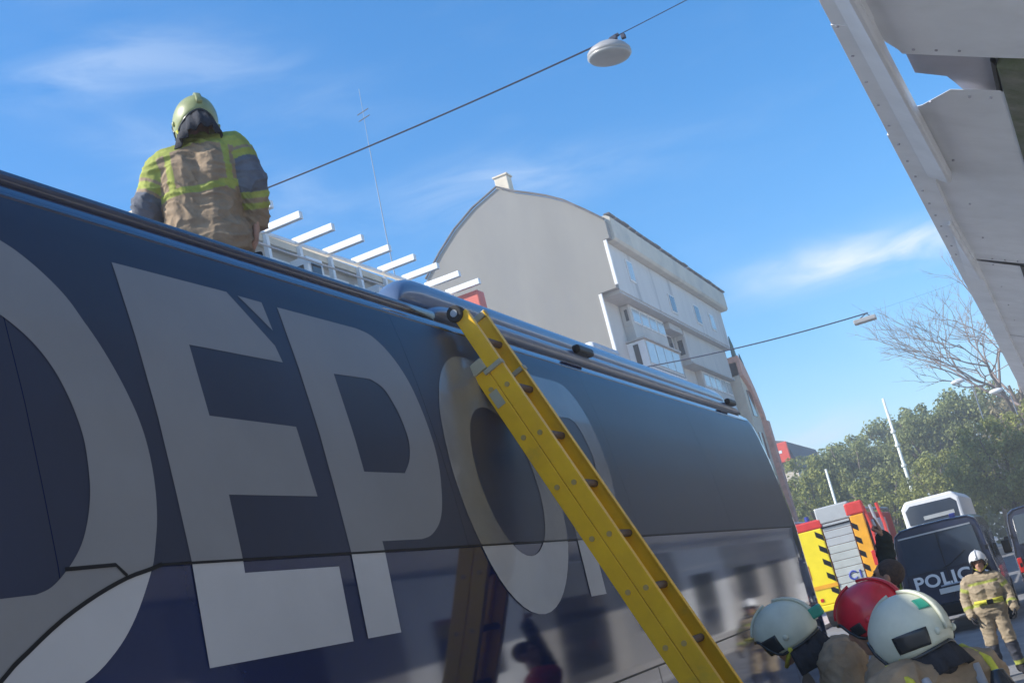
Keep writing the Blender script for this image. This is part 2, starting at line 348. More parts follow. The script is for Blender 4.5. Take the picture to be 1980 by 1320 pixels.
# letters
LH = [((0, ZS, 0), (0, 1, 0))]
def lm(y, z): return 0 if z > zb(y) else 1
LM = ('letter_film', 'letter_paint')
conform([(3.175, 3.477), (3.824, 3.482), (4.04, 3.271), (4.054, 3.197), (3.462, 3.195), (3.458, 2.914), (4.0, 2.909), (4.017, 2.618), (3.454, 2.618), (3.445, 2.338), (4.048, 2.335), (4.045, 2.045), (3.175, 2.045)], [], .0045, LH, lm, LM, 'letter')['label'] = 'letter E in the white lettering on the coach side'
conform([(3.895, 3.478), (4.056, 3.476), (4.065, 3.345)], [], .0045, [], None, LM, 'letter_corner')
Pq = [(4.165, 3.472), (4.803, 3.472), (4.936, 3.45), (5.058, 3.37), (5.135, 3.257), (5.172, 3.114), (5.182, 2.98), (5.165, 2.80), (5.095, 2.63), (5.01, 2.516), (4.886, 2.448), (4.777, 2.428), (4.425, 2.427), (4.42, 2.045), (4.155, 2.045)]
Ph = [(4.436, 3.19), (4.754, 3.2), (4.85, 3.165), (4.897, 3.098), (4.925, 3.02), (4.928, 2.908), (4.88, 2.81), (4.793, 2.738), (4.434, 2.734)]
Rsrc = list(Pq[:9]); Ph0 = list(Ph)
Pq = Pq[:1] + spline(Pq[1:12]) + Pq[12:]; Ph = Ph[:1] + spline(Ph[1:8]) + Ph[8:]
conform(Pq, [Ph], .0045, LH, lm, LM, 'letter')['label'] = 'letter P in the white lettering on the coach side'
oc = (5.96, 2.735)
Oo = [(oc[0] + .665 * math.cos(a), oc[1] + .735 * math.sin(a)) for a in [2 * math.pi * k / 48 for k in range(48)]]
Oi = [(oc[0] + .385 * math.cos(a), oc[1] + .425 * math.sin(a)) for a in [2 * math.pi * k / 40 for k in range(40)]]
conform(Oo, [Oi], .0045, LH, lm, ('letter_film_glare_o', 'letter_paint'), 'letter')['label'] = 'letter O behind the yellow ladder on the coach side'
dR = 2.545
Rq = [(6.71, 3.472)] + [(y + dR, z) for y, z in spline(Rsrc[1:])] + [(7.62, 2.56), (7.46, 2.50), (7.78, 2.045), (7.47, 2.045), (7.17, 2.45), (6.965, 2.45), (6.965, 2.045), (6.70, 2.045)]
Rh = [(y + dR, z) for y, z in Ph]
conform(Rq, [Rh], .0045, LH, lm, ('letter_film_glare_r', 'letter_paint'), 'letter')['label'] = 'letter R right of the ladder on the coach side'
Do = [(1.98, 2.045), (2.45, 2.045), (2.633, 2.068), (2.77, 2.138), (2.875, 2.23), (2.973, 2.36), (3.02, 2.45), (3.06, 2.556), (3.085, 2.694), (3.085, 2.821), (3.06, 2.939), (3.028, 3.035), (2.985, 3.129), (2.94, 3.205), (2.90, 3.275), (2.846, 3.335), (2.763, 3.40), (2.674, 3.445), (2.55, 3.475), (1.98, 3.475)]
Di = [(2.25, 2.315), (2.503, 2.322), (2.564, 2.34), (2.635, 2.389), (2.70, 2.452), (2.746, 2.525), (2.779, 2.606), (2.797, 2.69), (2.805, 2.79), (2.79, 2.887), (2.759, 2.99), (2.712, 3.069), (2.652, 3.128), (2.589, 3.17), (2.25, 3.18)]
cuts = []
for (ya, za), (yb, z2) in zip(CURVE, CURVE[1:]): cuts.append(((ya, za, 0), (-(z2 - za), yb - ya, 0)))
Do = Do[:1] + spline(Do[1:-1]) + Do[-1:]; Di = Di[:1] + spline(Di[1:-1]) + Di[-1:]
conform(Do, [Di], .0045, cuts, lm, LM, 'letter')['label'] = 'letter D cut by the left edge on the coach side'
# gutter mouldings and roof fairing
M().tube([(-2.735, y, 3.745) for y in np.linspace(1.6, 5.9, 14)], .032, 10).out('gutter', 'trim', bus, smooth=True)
M().tube([(-2.672, y, 3.64) for y in np.linspace(1.6, 13.3, 24)], .012, 8).out('moulding', 'trim', bus, smooth=True)
M().tube([(-2.79, y, 3.785) for y in np.linspace(1.7, 5.9, 14)], .030, 10).out('gutter', 'trim', bus, smooth=True)
def fair(name, cx, cz, rx, rz, ya, yb, m, tail=.5):
    mm = M(); rg = []
    ys = [ya + tail * k / 6 for k in range(6)] + list(np.linspace(ya + tail, yb - .25, 14)) + [yb - .16, yb - .07, yb]
    for y in ys:
        t = min(1, (y - ya) / tail) if y < ya + tail else (1 if y < yb - .25 else max(0, (yb - y) / .25)); s = max(.06, math.sqrt(max(0, 1 - (1 - t) ** 2)))
        rg.append([(cx + rx * math.cos(a), y, cz - rz * (1 - s) + rz * s * math.sin(a)) for a in [2 * math.pi * k / 16 for k in range(16)]])
    mm.loft(rg); return mm.out(name, m, bus, smooth=True)
fair('roof_fairing', -2.92, 3.94, .10, .115, 5.72, 13.35, 'fairing', .4)
fair('lower_fairing', -2.79, 3.80, .075, .06, 5.9, 13.45, 'fairing', .35)
for y in (8.35, 13.0):
    M().obox((-2.70, y, 3.84), (.03, 0, 0), (0, .17, 0), (0, 0, .032)).out('marker_lamp', 'black', bus, bevel=.02)
M().box((-3.6, 9.95, 3.80), (-3.1, 10.7, 4.285)).out('roof_hatch', 'white', bus, bevel=.05)
M().tube([(-3.3, 9.38, 3.8), (-3.3, 9.38, 4.33)], [.05, .03], 10).out('roof_antenna', 'white', bus, smooth=True)
M().obox((-3.75, Y1 - .012, 2.3), (.85, 0, 0), (0, .02, 0), (0, 0, .6)).out('end_window', 'glass', bus, bevel=.02)
M().obox((-2.70, 13.82, 1.85), (.012, .012, 0), (.06, -.10, 0), (0, 0, .06)).out('end_lamp', 'plate', bus, bevel=.01)
for yw in (3.0, 10.6, 11.9):
    for sx, xx in ((1, -2.5), (-1, -5.0)):
        wh = M(); wh.tube([(xx - sx * .30, yw, .5), (xx + sx * .006, yw, .5)], .5, 28); wo_ = wh.out('wheel', 'rubber', bus, bevel=.03)
        M().tube([(xx + sx * .002, yw, .5), (xx + sx * .02, yw, .5)], [.30, .26], 24).out('rim', 'chrome', wo_, smooth=False)
M().box((-4.9, 1.5, .12), (-2.6, 13.6, .34)).out('underbody', 'black', bus)

# ================================================================ LADDER
lad = thing('ladder', 'yellow two section extension ladder leaning against the coach roof', 'ladder', (-1.25, 6.18, 0))
LT = V3((-2.598, 0, 3.715)); LB = V3((-1.731, 0, 1.475)); LD = (LT - LB).normalized(); LN = V3((LD.z, 0, -LD.x))   # LN points to the street side
def lp(s, off, y): q = LT - LD * s + LN * off; return V3((q.x, y, q.z))
s_ground = (3.715 - .02) / LD.z
TH = .016
for y, sd_ in ((6.023, 1), (6.346, -1)):
    # channel-shaped stiles: web plus two flanges turned inwards
    for nm, s0, s1, off in (('fly_stile', -.02 if sd_ > 0 else -.07, s_ground - .9, 0.0), ('base_stile', .335 if sd_ > 0 else .30, s_ground, -.095)):
        m = M(); c = (lp(s0, off, y) + lp(s1, off, y)) / 2; h = (s1 - s0) / 2
        m.obox(c, LD * h, V3((0, TH / 2, 0)), LN * .046)
        for k in (-1, 1): m.obox(c + LN * (.042 * k) + V3((0, sd_ * .02, 0)), LD * h, V3((0, .014, 0)), LN * .004)
        m.out(nm, 'yellow', lad, bevel=.003)
    m = M(); m.obox(lp(.335 - .03, -.095, y), LD * .035, V3((0, .028, 0)), LN * .052); m.out('stile_cap', 'cap', lad, bevel=.006)
    m = M(); m.obox(lp(.36, -.01, y), LD * .014, V3((0, .026, 0)), LN * .062); m.out('bracket', 'cap', lad, bevel=.004)
    if sd_ < 0: M().obox(lp(-.06, 0, y), LD * .02, V3((0, .02, 0)), LN * .05).out('stile_cap', 'cap', lad, bevel=.006)
    else: M().tube([lp(-.035, -.02, y - .03), lp(-.035, -.02, y + .03)], .05, 18).out('wall_wheel', 'rubber', lad, bevel=.008)
    if sd_ > 0: M().tube([lp(-.035, -.02, y - .034), lp(-.035, -.02, y + .034)], .022, 12).out('wheel_hub', 'steel', lad)
    M().obox(lp(s_ground - .02, -.095, y), LD * .05, V3((0, .03, 0)), LN * .055).out('foot', 'rubber', lad, bevel=.008)
for k in range(13):
    s = .157 + .335 * k
    if s < s_ground - .95:
        M().tube([lp(s, 0, 6.031), lp(s, 0, 6.338)], .021, 10).out('rung', 'rung', lad)
        if k: M().tube([lp(s, 0, 6.008), lp(s, 0, 6.017)], .015, 10).out('bolt', 'bolt', lad)
    s2 = s + .3
    if .45 < s2 < s_ground - .1:
        M().tube([lp(s2, -.095, 6.031), lp(s2, -.095, 6.338)], .021, 10).out('rung', 'rung', lad)
        M().tube([lp(s2, -.095, 6.008), lp(s2, -.095, 6.017)], .015, 10).out('bolt', 'bolt', lad)

M().obox(lp(2.62, .0, 6.346 - .0105), LD * .07, V3((0, .0015, 0)), LN * .03).out('label_sticker', 'sticker', lad)
M().obox(lp(.52, -.095, 6.023 - .0105), LD * .05, V3((0, .0015, 0)), LN * .028).out('label_sticker', 'cap', lad)
# ================================================================ LEANING PANEL STRUCTURE ON THE RIGHT
cn = thing('grandstand', 'grey panelled overhang of a stand leaning over the street at upper right', 'building', (4, 14, 0))
CE = V3((-.33, 7.83, 5.5)); CD = V3((.02874, .99959, 0)); CV = V3((.898449, -.025833, -.438317)); CN = V3((.438136, -.012597, .89882))
def cp(u, v, n=0.): return CE + CD * u + CV * v + CN * n
def cpanel(poly, n0, th, name, m, bev=.003): return M().prism([cp(u, v, n0) for u, v in poly], CN * th).out(name, m, cn, bevel=bev)
# outer edge strip in lengths that step
cpanel([(-9, .03), (.4, .045), (.4, .335), (-.05, .322), (-9, .1)], .0, .05, 'edge_panel', 'panel')
cpanel([(.404, .04), (3.25, .034), (3.25, .37), (.404, .33)], -.004, .05, 'edge_panel', 'panel')
cpanel([(3.254, .015), (9.3, .0), (9.3, .30), (6.9, .25), (5.1, .26), (3.254, .38)], .002, .05, 'edge_panel', 'panel')
cpanel([(9.304, -.006), (18, -.01), (18, .3), (9.304, .3)], .0, .05, 'edge_panel', 'panel')
cpanel([(18.004, -.02), (65, -.18), (65, .3), (18.004, .3)], .004, .05, 'edge_panel', 'panel')
# folded lips that hang below the strip
def lip(u0, v0, u1, v1, wd, r):
    m = M(); rg = []
    for k in range(9):
        t = k / 8; u = lerp(u0, u1, t); v = lerp(v0, v1, t); w_ = lerp(wd[0], wd[1], t)
        pr = [cp(u, v - w_, -.012), cp(u, v - w_ * .5, -.012 - r * .55), cp(u, v - .03, -.012 - r), cp(u, v - .008, -.012 - r * .8), cp(u, v, -.012 - r * .35), cp(u, v - .004, .03), cp(u, v - w_, .03)]
        rg.append(pr)
    m.loft(rg); return m.out('folded_lip', 'panel', cn, smooth=False)
lip(-9, .07, 4.70, .452, (.03, .235), .05); lip(6.9, .228, 10.75, .318, (.02, .235), .045)
# big soffit panels with open joints
cpanel([(-9, .05), (.70, .25), (.86, .33), (1.05, .41), (1.13, .425), (1.16, 1.06), (1.16, 1.5), (-9, 1.5)], .05, .004, 'soffit_panel', 'panel')
cpanel([(1.97, .685), (1.95, 1.055), (2.2, 1.35), (9.62, 1.5), (9.62, .12), (2.7, .12), (2.43, .415)], .055, .004, 'soffit_panel', 'panel')
cpanel([(9.70, .10), (9.80, .60), (9.9, 1.5), (18.0, 1.5), (17.95, .10)], .05, .004, 'soffit_panel', 'panel')
cpanel([(18.05, .10), (18.15, 1.5), (25.5, 1.5), (25.5, .10)], .05, .004, 'soffit_panel', 'panel')
cpanel([(25.65, .10), (25.65, 1.5), (65, 1.5), (65, .10)], .05, .004, 'soffit_panel', 'panel')
# recessed cross channels between the panels
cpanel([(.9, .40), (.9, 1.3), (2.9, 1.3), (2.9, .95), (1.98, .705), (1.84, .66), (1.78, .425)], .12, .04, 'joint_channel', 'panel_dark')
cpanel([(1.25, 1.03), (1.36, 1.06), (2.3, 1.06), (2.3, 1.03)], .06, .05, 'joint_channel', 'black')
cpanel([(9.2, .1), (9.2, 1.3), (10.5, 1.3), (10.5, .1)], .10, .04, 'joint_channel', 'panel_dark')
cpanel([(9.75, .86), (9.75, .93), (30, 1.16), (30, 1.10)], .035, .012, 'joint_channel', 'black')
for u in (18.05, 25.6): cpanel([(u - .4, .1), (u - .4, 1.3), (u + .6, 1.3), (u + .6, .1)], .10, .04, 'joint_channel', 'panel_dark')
# weathered inner beam, back panels and the wall below
M().prism([cp(1.33, 1.07, .03), cp(1.33, 1.40, .0), cp(1.33, 1.42, .3), cp(1.33, 1.07, .3)], CD * 8.1 + CV * .22).out('concrete_beam', 'moss', cn, bevel=.02)
for k in range(9):
    u = -9 + k * 8.2
    if k == 1: cpanel([(u, 1.52), (u, 4.9), (u + 8.16, 4.9), (u + 8.16, 1.75)], .12, .03, 'soffit_panel', 'panel')
    else: cpanel([(u, 1.3 if k > 1 else 1.52), (u, 4.9), (u + 8.16, 4.9), (u + 8.16, 1.3 if k > 1 else 1.52)], .12, .03, 'soffit_panel', 'panel')
for u in np.arange(-.2, 9.2, .62): M().tube([cp(u, .085, .001), cp(u, .085, -.012)], .013, 8).out('rivet', 'panel_dark', cn)
for v in np.arange(.52, 1.0, .16):
    for u in (1.02, 2.12, 9.45): M().tube([cp(u, v + (.3 if u == 2.12 else 0), .056), cp(u, v + (.3 if u == 2.12 else 0), .04)], .011, 8).out('rivet', 'panel_dark', cn)
for u in np.arange(2.3, 17.5, 1.9): M().tube([cp(u, .50, .056), cp(u, .50, .04)], .012, 8).out('bolt', 'panel_dark', cn)
qa = cp(0, 4.9)
for k in range(18):
    wp = M().box((qa.x - .05, -4 + k * 5.0, .13), (qa.x + .35, .96 + k * 5.0, qa.z + .1)).out('wall_panel', ('wallgrey', 'panel', 'offgrey')[k % 3], cn, bevel=.02)
    M().box((qa.x - .08, -3 + k * 5.0, .2 if k % 2 else 1.1), (qa.x - .053, -1.2 + k * 5.0 + (k % 3) * .5, 2.5)).out('opening', 'glass', wp)
for k in range(4):
    u = -3 + k * 8.2; a = cp(u, .6, .22); b = cp(u, 5.0, .22)
    M().tube([a, b], .09, 10).out('raker', 'steel', cn, smooth=True)
M().tube([cp(-9, 1.6, .3), cp(65, 1.6, .3)], .1, 10).out('purlin', 'steel', cn, smooth=True)
M().tube([cp(-.25, -.02, .1), cp(.05, .05, .1)], .03, 8).out('bracket', 'black', cn)
# ================================================================ GABLED APARTMENT BLOCK
GY = 43.16; GE = 61.7
ap = thing('apartment_block', 'grey rendered apartment block with curved gable and bay windows behind the coach', 'building', (-16, 52, 0))
gp = [(-12.75, .1), (-12.75, 13.9), (-12.0, 13.9), (-12.0, 15.9), (-11.75, 15.9), (-11.75, 16.62), (-12.44, 17.3), (-13.17, 17.97), (-13.8, 18.4), (-14.37, 18.72), (-15.1, 19.1), (-15.79, 19.55), (-17.02, 19.08), (-18.02, 18.5), (-18.94, 17.75), (-19.8, 16.9), (-20.4, 15.9), (-20.8, 14.2), (-20.8, .1)]
M().prism([(x, GY, z) for x, z in gp], (0, .4, 0)).out('gable_wall', 'gable', ap)
M().prism([(x + (.06 if x > -16 else -.06) * 0, GY + .39, z - .02) for x, z in gp if z > 16] , (0, GE - GY - .4, 0)).out('roof_body', 'tile', ap)
# roof edge: a thin verge of tiles along the gable, then single tiles along the eave
vg = [(x, GY - .05, z + .06) for x, z in gp if z > 16.3]
M().tube(vg, .05, 6).out('roof_verge', 'tile', ap)
M().box((-13.2, GY + .4, .1), (-12.8, GE, 13.88)).out('lower_wall', 'fac', ap)
M().box((-13.0, GY + .4, 13.9), (-12.0, GE, 15.88)).out('upper_wall', 'fac_stain', ap)
M().box((-13.0, GY + .41, 13.78), (-12.03, GE - .02, 13.895)).out('overhang_soffit', 'offgrey', ap)
M().prism([(-12.3, GY + .401, 15.9), (-11.7, GY + .401, 15.9), (-11.62, GY + .401, 16.0), (-11.62, GY + .401, 16.85), (-11.8, GY + .401, 16.98), (-12.3, GY + .401, 16.98)], (0, GE + .35 - GY - .4, 0)).out('cornice', 'cornice', ap, bevel=.03)
M().box((-20.8, GE, .1), (-12.75, GE + .02, 17)).out('far_wall', 'gable', ap)
tl = M().box((-.12, -.3, -.06), (.12, .3, .10)); first = None
for k in range(21):
    y = GY + .8 + k * .9
    if first is None:
        first = M().box((-11.85, y - .40, 16.97), (-11.60, y + .40, 17.04)).out('ridge_tile', 'tile', ap); first.rotation_euler = (0, 0, 0)
    else:
        c = first.copy(); COL.objects.link(c); c.location = (0, k * .9, .012 * (k % 3 == 0) + .04 * (k % 5 == 2)); ORG[c.name] = ORG[first.name]
ch = M().box((-15.86, GY + .1, 19.0), (-15.28, GY + .6, 20.02)).out('chimney', 'beige', ap, bevel=.03)
M().box((-15.91, GY + .05, 20.022), (-15.23, GY + .65, 20.1)).out('chimney_cap', 'beige', ch, bevel=.02)
for (x, z0, z1) in ((-11.93, 14.0, 15.85), (-12.68, 6.0, 13.85)):
    M().box((x - .07, GY - .09, z0), (x + .07, GY - .004, z1)).out('downpipe', 'white_rough', ap, bevel=.02)
# upper storey small windows
for y0, z0, w_, h_, sh in ((45.4, 14.6, .8, .95, 'glass_pale'), (51.0, 14.15, .9, .9, 'glass'), (55.4, 14.3, 1.0, 1.0, 'glass'), (58.4, 14.4, .9, .9, 'glass_pale')):
    f = M().box((-12.0, y0, z0), (-11.955, y0 + w_, z0 + h_)).out('window', 'white_rough', ap, bevel=.01)
    M().box((-11.953, y0 + .08, z0 + .08), (-11.94, y0 + w_ * .48, z0 + h_ - .08)).out('pane', sh, f); M().box((-11.953, y0 + w_ * .53, z0 + .08), (-11.94, y0 + w_ - .08, z0 + h_ - .08)).out('pane', sh, f)
def bay(y0, y1, z0, z1, x1, bands, sides):
    b = M().box((-12.8, y0, z0), (x1, y1, z1)).out('bay', 'fac', ap, bevel=.015)
    for zb0, zb1, n, mt in bands:
        for k in range(n):
            a = lerp(y0 + .12, y1 - .12, k / n) + .03; c = lerp(y0 + .12, y1 - .12, (k + 1) / n) - .03
            f = M().box((x1, a, zb0), (x1 + .03, c, zb1)).out('window', 'white_rough', b, bevel=.008); M().box((x1 + .032, a + .07, zb0 + .07), (x1 + .04, c - .07, zb1 - .07)).out('pane', mt, b)
    for zs0, zs1, fm in sides:
        M().box((-12.78, y0 - .05, zs0), (x1 - .01, y0 - .003, zs1)).out('side_frame', fm, b, bevel=.01)
        M().box((-12.78 + (x1 + 12.8) * .40, y0 - .062, zs0 + .18), (-12.78 + (x1 + 12.8) * .72, y0 - .052, zs1 - .14)).out('side_pane', 'glass', b)
    return b
bay(45.6, 50.5, 5.0, 13.77, -12.4, [(13.0, 13.68, 4, 'glass_pale'), (8.9, 9.9, 4, 'glass_pale'), (6.8, 7.8, 4, 'glass_pale')], [(12.9, 13.7, 'fac'), (8.8, 9.9, 'fac')])
b2 = M().box((-12.38, 45.3, 11.02), (-12.05, 50.3, 12.12)).out('bay_window', 'fac', ap, bevel=.01)
M().box((-12.8, 45.24, 10.95), (-12.06, 45.295, 12.1)).out('side_frame', 'white', b2, bevel=.01); M().box((-12.55, 45.225, 11.12), (-12.33, 45.235, 11.98)).out('side_pane', 'glass', b2)
M().box((-12.82, 45.15, 12.13), (-11.95, 50.4, 12.2)).out('slab', 'offgrey', b2); M().box((-12.8, 45.2, 10.86), (-12.0, 50.35, 10.93)).out('slab', 'white_rough', b2)
for k in range(4): M().box((-12.045, 45.42 + k * 1.22, 11.14), (-12.03, 46.54 + k * 1.22, 12.05)).out('pane', 'glass_pale', b2)
bay(53.4, 61.5, 12.2, 13.77, -12.3, [], [])
bay(55.6, 61.5, 5.0, 12.19, -12.5, [(11.3, 12.05, 5, 'glass_pale'), (9.2, 10.0, 5, 'glass_pale')], [])
M().box((-12.8, 53.3, 12.1), (-12.2, 61.5, 12.195)).out('slab', 'offgrey', ap)
for z in (12.3, 10.2, 8.1):
    f = M().box((-12.8, 51.3, z), (-12.75, 52.7, z + 1.2)).out('window', 'white_rough', ap); M().box((-12.748, 51.4, z + .1), (-12.735, 52.6, z + 1.1)).out('pane', 'glass', f)
M().box((-12.8, 50.9, 13.45), (-12.25, 53.0, 13.77)).out('duct_box', 'offgrey', ap, bevel=.03)
f = M().box((-12.79, 53.32, 12.35), (-12.32, 53.385, 13.5)).out('side_window', 'fac', ap); M().box((-12.68, 53.30, 12.6), (-12.45, 53.318, 13.3)).out('pane', 'glass', f)
for y, z0 in ((50.75, 5), (53.1, 5)): M().tube([(-12.72, y, z0), (-12.72, y, 13.6)], .05, 8).out('drainpipe', 'offgrey', ap)

# ================================================================ BRICK BUILDING FURTHER ON
bk = thing('brick_building', 'red brick and beige building with finials beyond the grey apartment block', 'building', (-16, 66, 0))
M().box((-22, 61.9, .1), (-12.0, 64.7, 9.6)).out('lower_wall', 'beige', bk)
M().prism([(-12.0, 61.9, 9.6), (-12.0, 61.9, 13.1), (-12.0, 63.0, 12.6), (-12.0, 64.1, 11.4), (-12.0, 64.7, 10.2), (-12.0, 64.7, 9.6)], (-10, 0, 0)).out('gable_wall', 'beige', bk)
for a, b in (((61.9, 13.1), (63.0, 12.6)), ((63.0, 12.6), (64.1, 11.4)), ((64.1, 11.4), (64.75, 10.1))):
    M().prism([(-11.8, a[0], a[1] - .75), (-11.8, a[0], a[1] + .35), (-11.8, b[0], b[1] + .35), (-11.8, b[0], b[1] - .75)], (-10.2, 0, 0)).out('brick_cornice', 'brick', bk, bevel=.04)
M().box((-12.3, 64.3, .1), (-11.7, 64.95, 10.0)).out('brick_pier', 'brick', bk, bevel=.03)
for y, z in ((61.98, 13.4), (63.4, 12.6), (64.5, 11.0)): M().tube([(-12, y, z), (-12, y, z + .6), (-12, y, z + 1.15)], [.13, .10, .02], 8).out('finial', 'greenmetal', bk)
for z in (7.9, 10.2): M().box((-12.0, 62.5, z), (-11.96, 63.5, z + 1.4)).out('window', 'glass', bk)

rs = thing('signboard_building', 'small building with a red sign panel beside the trees', 'building', (-15, 84, 0))
M().box((-24, 80.3, .1), (-13.6, 92, 9.2)).out('wall', 'beige', rs)
M().prism([(-13.3, 80.2, 8.4), (-13.9, 80.2, 10.45), (-16, 80.2, 11.2), (-24, 80.2, 11.2), (-24, 80.2, 8.4)], (0, 12, 0)).out('roof', 'tile', rs)
sb = M().box((-15.1, 79.95, 9.0), (-13.75, 80.18, 10.4)).out('sign_panel', 'redsign', rs, bevel=.05)
M().box((-14.9, 79.93, 9.65), (-14.2, 79.948, 9.85)).out('sign_mark', 'white', sb)

# ================================================================ TERRACE BUILDING BEHIND THE COACH
tb = thing('terrace_building', 'pale building with white roof terrace brackets behind the coach', 'building', (-12, 18, 0))
M().box((-17, 12.9, .1), (-9.75, 22.7, 7.9)).out('wall', 'white_rough', tb)
M().box((-9.75, 12.9, 7.15), (-9.15, 22.7, 7.75)).out('parapet', 'white_rough', tb, bevel=.02)
M().box((-16, 13.2, 7.9), (-9.9, 22.3, 8.86)).out('penthouse', 'offgrey', tb)
M().box((-16.2, 13.0, 8.862), (-9.72, 22.5, 8.98)).out('roof_slab', 'beige', tb)
b0 = None
for k in range(9):
    y = 14.55 + k * .953 + (0 if k else .15)
    if b0 is None: b0 = M().obox((-9.38, 14.7, 9.04), (.40, 0, 0), (0, .05, 0), (0, 0, .062)).out('beam', 'white', tb, bevel=.008); y0 = 14.7; pz = M().box((-9.74, 14.65, 7.76), (-9.66, 14.73, 8.975)).out('post', 'white', tb); dz0 = 0
    else:
        for src in (b0, pz):
            c = src.copy(); COL.objects.link(c); c.location = (0, y - y0, .018 * k if src is b0 else 0); ORG[c.name] = ORG[src.name]
for y0_, y1_ in ((14.9, 15.5), (15.8, 17.0), (17.4, 18.2), (18.4, 18.75), (18.85, 19.2), (20.0, 21.6)):
    f = M().box((-9.9, y0_, 8.05), (-9.86, y1_, 8.72)).out('window', 'white', tb); M().box((-9.858, y0_ + .06, 8.1), (-9.85, y1_ - .06, 8.66)).out('pane', 'glass', f)
M().tube([(-9.2, 13, 8.12), (-9.2, 22.6, 8.12)], .03, 8).out('handrail', 'steel', tb)
for y_, h_ in ((16.05, 8.62), (18.35, 8.55), (18.95, 8.6), (20.5, 8.5)):
    pb = M().box((-9.70, y_, 7.76), (-9.36, y_ + .48, h_)).out('equipment_box', 'white', tb, bevel=.02); M().box((-9.355, y_ + .1, h_ - .42), (-9.345, y_ + .38, h_ - .12)).out('grille', 'glass', pb); M().box((-9.6, y_ - .012, h_ - .42), (-9.44, y_ - .002, h_ - .14)).out('grille', 'glass', pb)
M().prism([(-9.80, 14.5, 8.985), (-9.72, 14.5, 8.985), (-9.72, 14.5, 9.05), (-9.80, 14.5, 9.05)], (0, 7.9, .13)).out('edge_beam', 'white', tb, bevel=.01)
M().tube([(-9.3, 13.2, 8.5), (-9.3, 22.4, 8.5)], .018, 6).out('cable_tray', 'steel', tb)
M().box((-9.62, 22.25, 8.3), (-9.12, 22.6, 9.06)).out('red_vent', 'coral', tb, bevel=.02)
ms = thing('antenna_mast', 'thin antenna mast standing on the roof of the pale terrace building', 'antenna', (-10.85, 22.3, 8.98))
M().tube([(-10.95, 22.3, 8.97), (-10.93, 22.3, 10.9), (-10.86, 22.3, 13.2)], [.018, .013, .009], 6).out('pole', 'steel', ms)
M().tube([(-10.86, 22.3, 13.2), (-10.80, 22.3, 14.5)], .006, 6).out('tip', 'steel', ms)
for dz in (0, .16): M().tube([(-10.98, 22.3, 13.75 + dz), (-10.68, 22.3, 13.8 + dz)], .010, 6).out('element', 'bark', ms)

# ================================================================ SPAN WIRES WITH LAMPS
def wire_pts(a, b, sag, n=18):
    a, b = V3(a), V3(b); return [lerp(a, b, k / n) - V3((0, 0, sag * 4 * (k / n) * (1 - k / n))) for k in range(n + 1)]
wt = tag(M().tube(wire_pts((-9.75, 14.0, 9.0), (-3.02, 14, 8.97), .06), .012, 6).out('span_wire', 'wire'), 'dark span wire running from the terrace building to the round lamp', 'wire')
wt = tag(M().tube(wire_pts((-2.98, 14, 8.975), (7.4, 14, 10.1), .1), .006, 6).out('span_wire', 'wire'), 'thin span wire running up from the round lamp to the frame top', 'wire')
lp1 = thing('hanging_lamp', 'round disc shaped street lamp hanging on the near span wire', 'street lamp', (-3.1, 14, 8.6), 'lamps on span wires')
prof = [(.0, .165), (.09, .16), (.17, .13), (.24, .085), (.285, .03), (.29, -.02), (.262, -.05), (.18, -.07), (0, -.075)]
ax = V3((.10, 0, 1)).normalized(); lx = V3((1, 0, -.10)).normalized(); ly = V3((0, 1, 0)); lc = V3((-3.17, 14, 8.775))
def lathe(pr, c, n=26): return M().loft([[c + (lx * math.cos(a) + ly * math.sin(a)) * max(r, .001) + ax * h for a in [2 * math.pi * k / n for k in range(n)]] for r, h in pr])
lathe(prof[:6], lc).out('housing', 'lampbody', lp1, smooth=True); lathe(prof[5:], lc - ax * .002).out('diffuser', 'lampglass', lp1, smooth=True)
M().tube([lc + ax * .14, lc + ax * .2 + lx * .05, V3((-2.98, 14, 8.985))], .025, 8).out('hanger', 'wire', lp1)
M().obox((-3.06, 14, 8.96), (.05, 0, .01), (0, .03, 0), (0, 0, .03)).out('clamp', 'wire', lp1, bevel=.008); M().obox((-2.93, 14, 8.93), (.03, 0, 0), (0, .03, 0), (0, 0, .03)).out('clamp', 'wire', lp1, bevel=.008)
tag(M().tube(wire_pts((-12.6, 32, 9.0), (-2.5, 32, 7.88), .25), .018, 6).out('span_wire', 'wire'), 'span wire running from the apartment block to the far flat lamp', 'wire')
tag(M().tube(wire_pts((-2.46, 32, 7.88), (7.2, 32, 8.7), .2), .002, 6).out('span_wire', 'wire'), 'thin span wire beyond the far flat lamp at right', 'wire')
lp2 = thing('hanging_lamp', 'small flat rectangular street lamp hanging on the far span wire', 'street lamp', (-2.6, 32, 7.7), 'lamps on span wires')
M().obox((-2.62, 32, 7.72), (.29, 0, 0), (0, .15, 0), (0, 0, .055)).out('housing', 'lampbody', lp2, bevel=.02); M().obox((-2.62, 32, 7.668), (.2, 0, 0), (0, .1, 0), (0, 0, .006)).out('diffuser', 'lampglass', lp2)
M().tube([(-2.80, 32, 7.76), (-2.55, 32, 7.88), (-2.44, 32, 7.76)], .014, 6).out('hanger', 'wire', lp2)
fr = thing('steel_mast', 'steel mast behind the panelled stand holding the span wires', 'mast', (7.3, 20, 0))
for y in (14, 32): M().tube([(7.4, y, .1), (7.4, y, 10.2 if y < 20 else 8.8)], .12, 10).out('column', 'steel', fr)
M().tube([(7.4, 14, 8.4), (7.4, 32, 8.4)], .08, 8).out('tie', 'steel', fr)

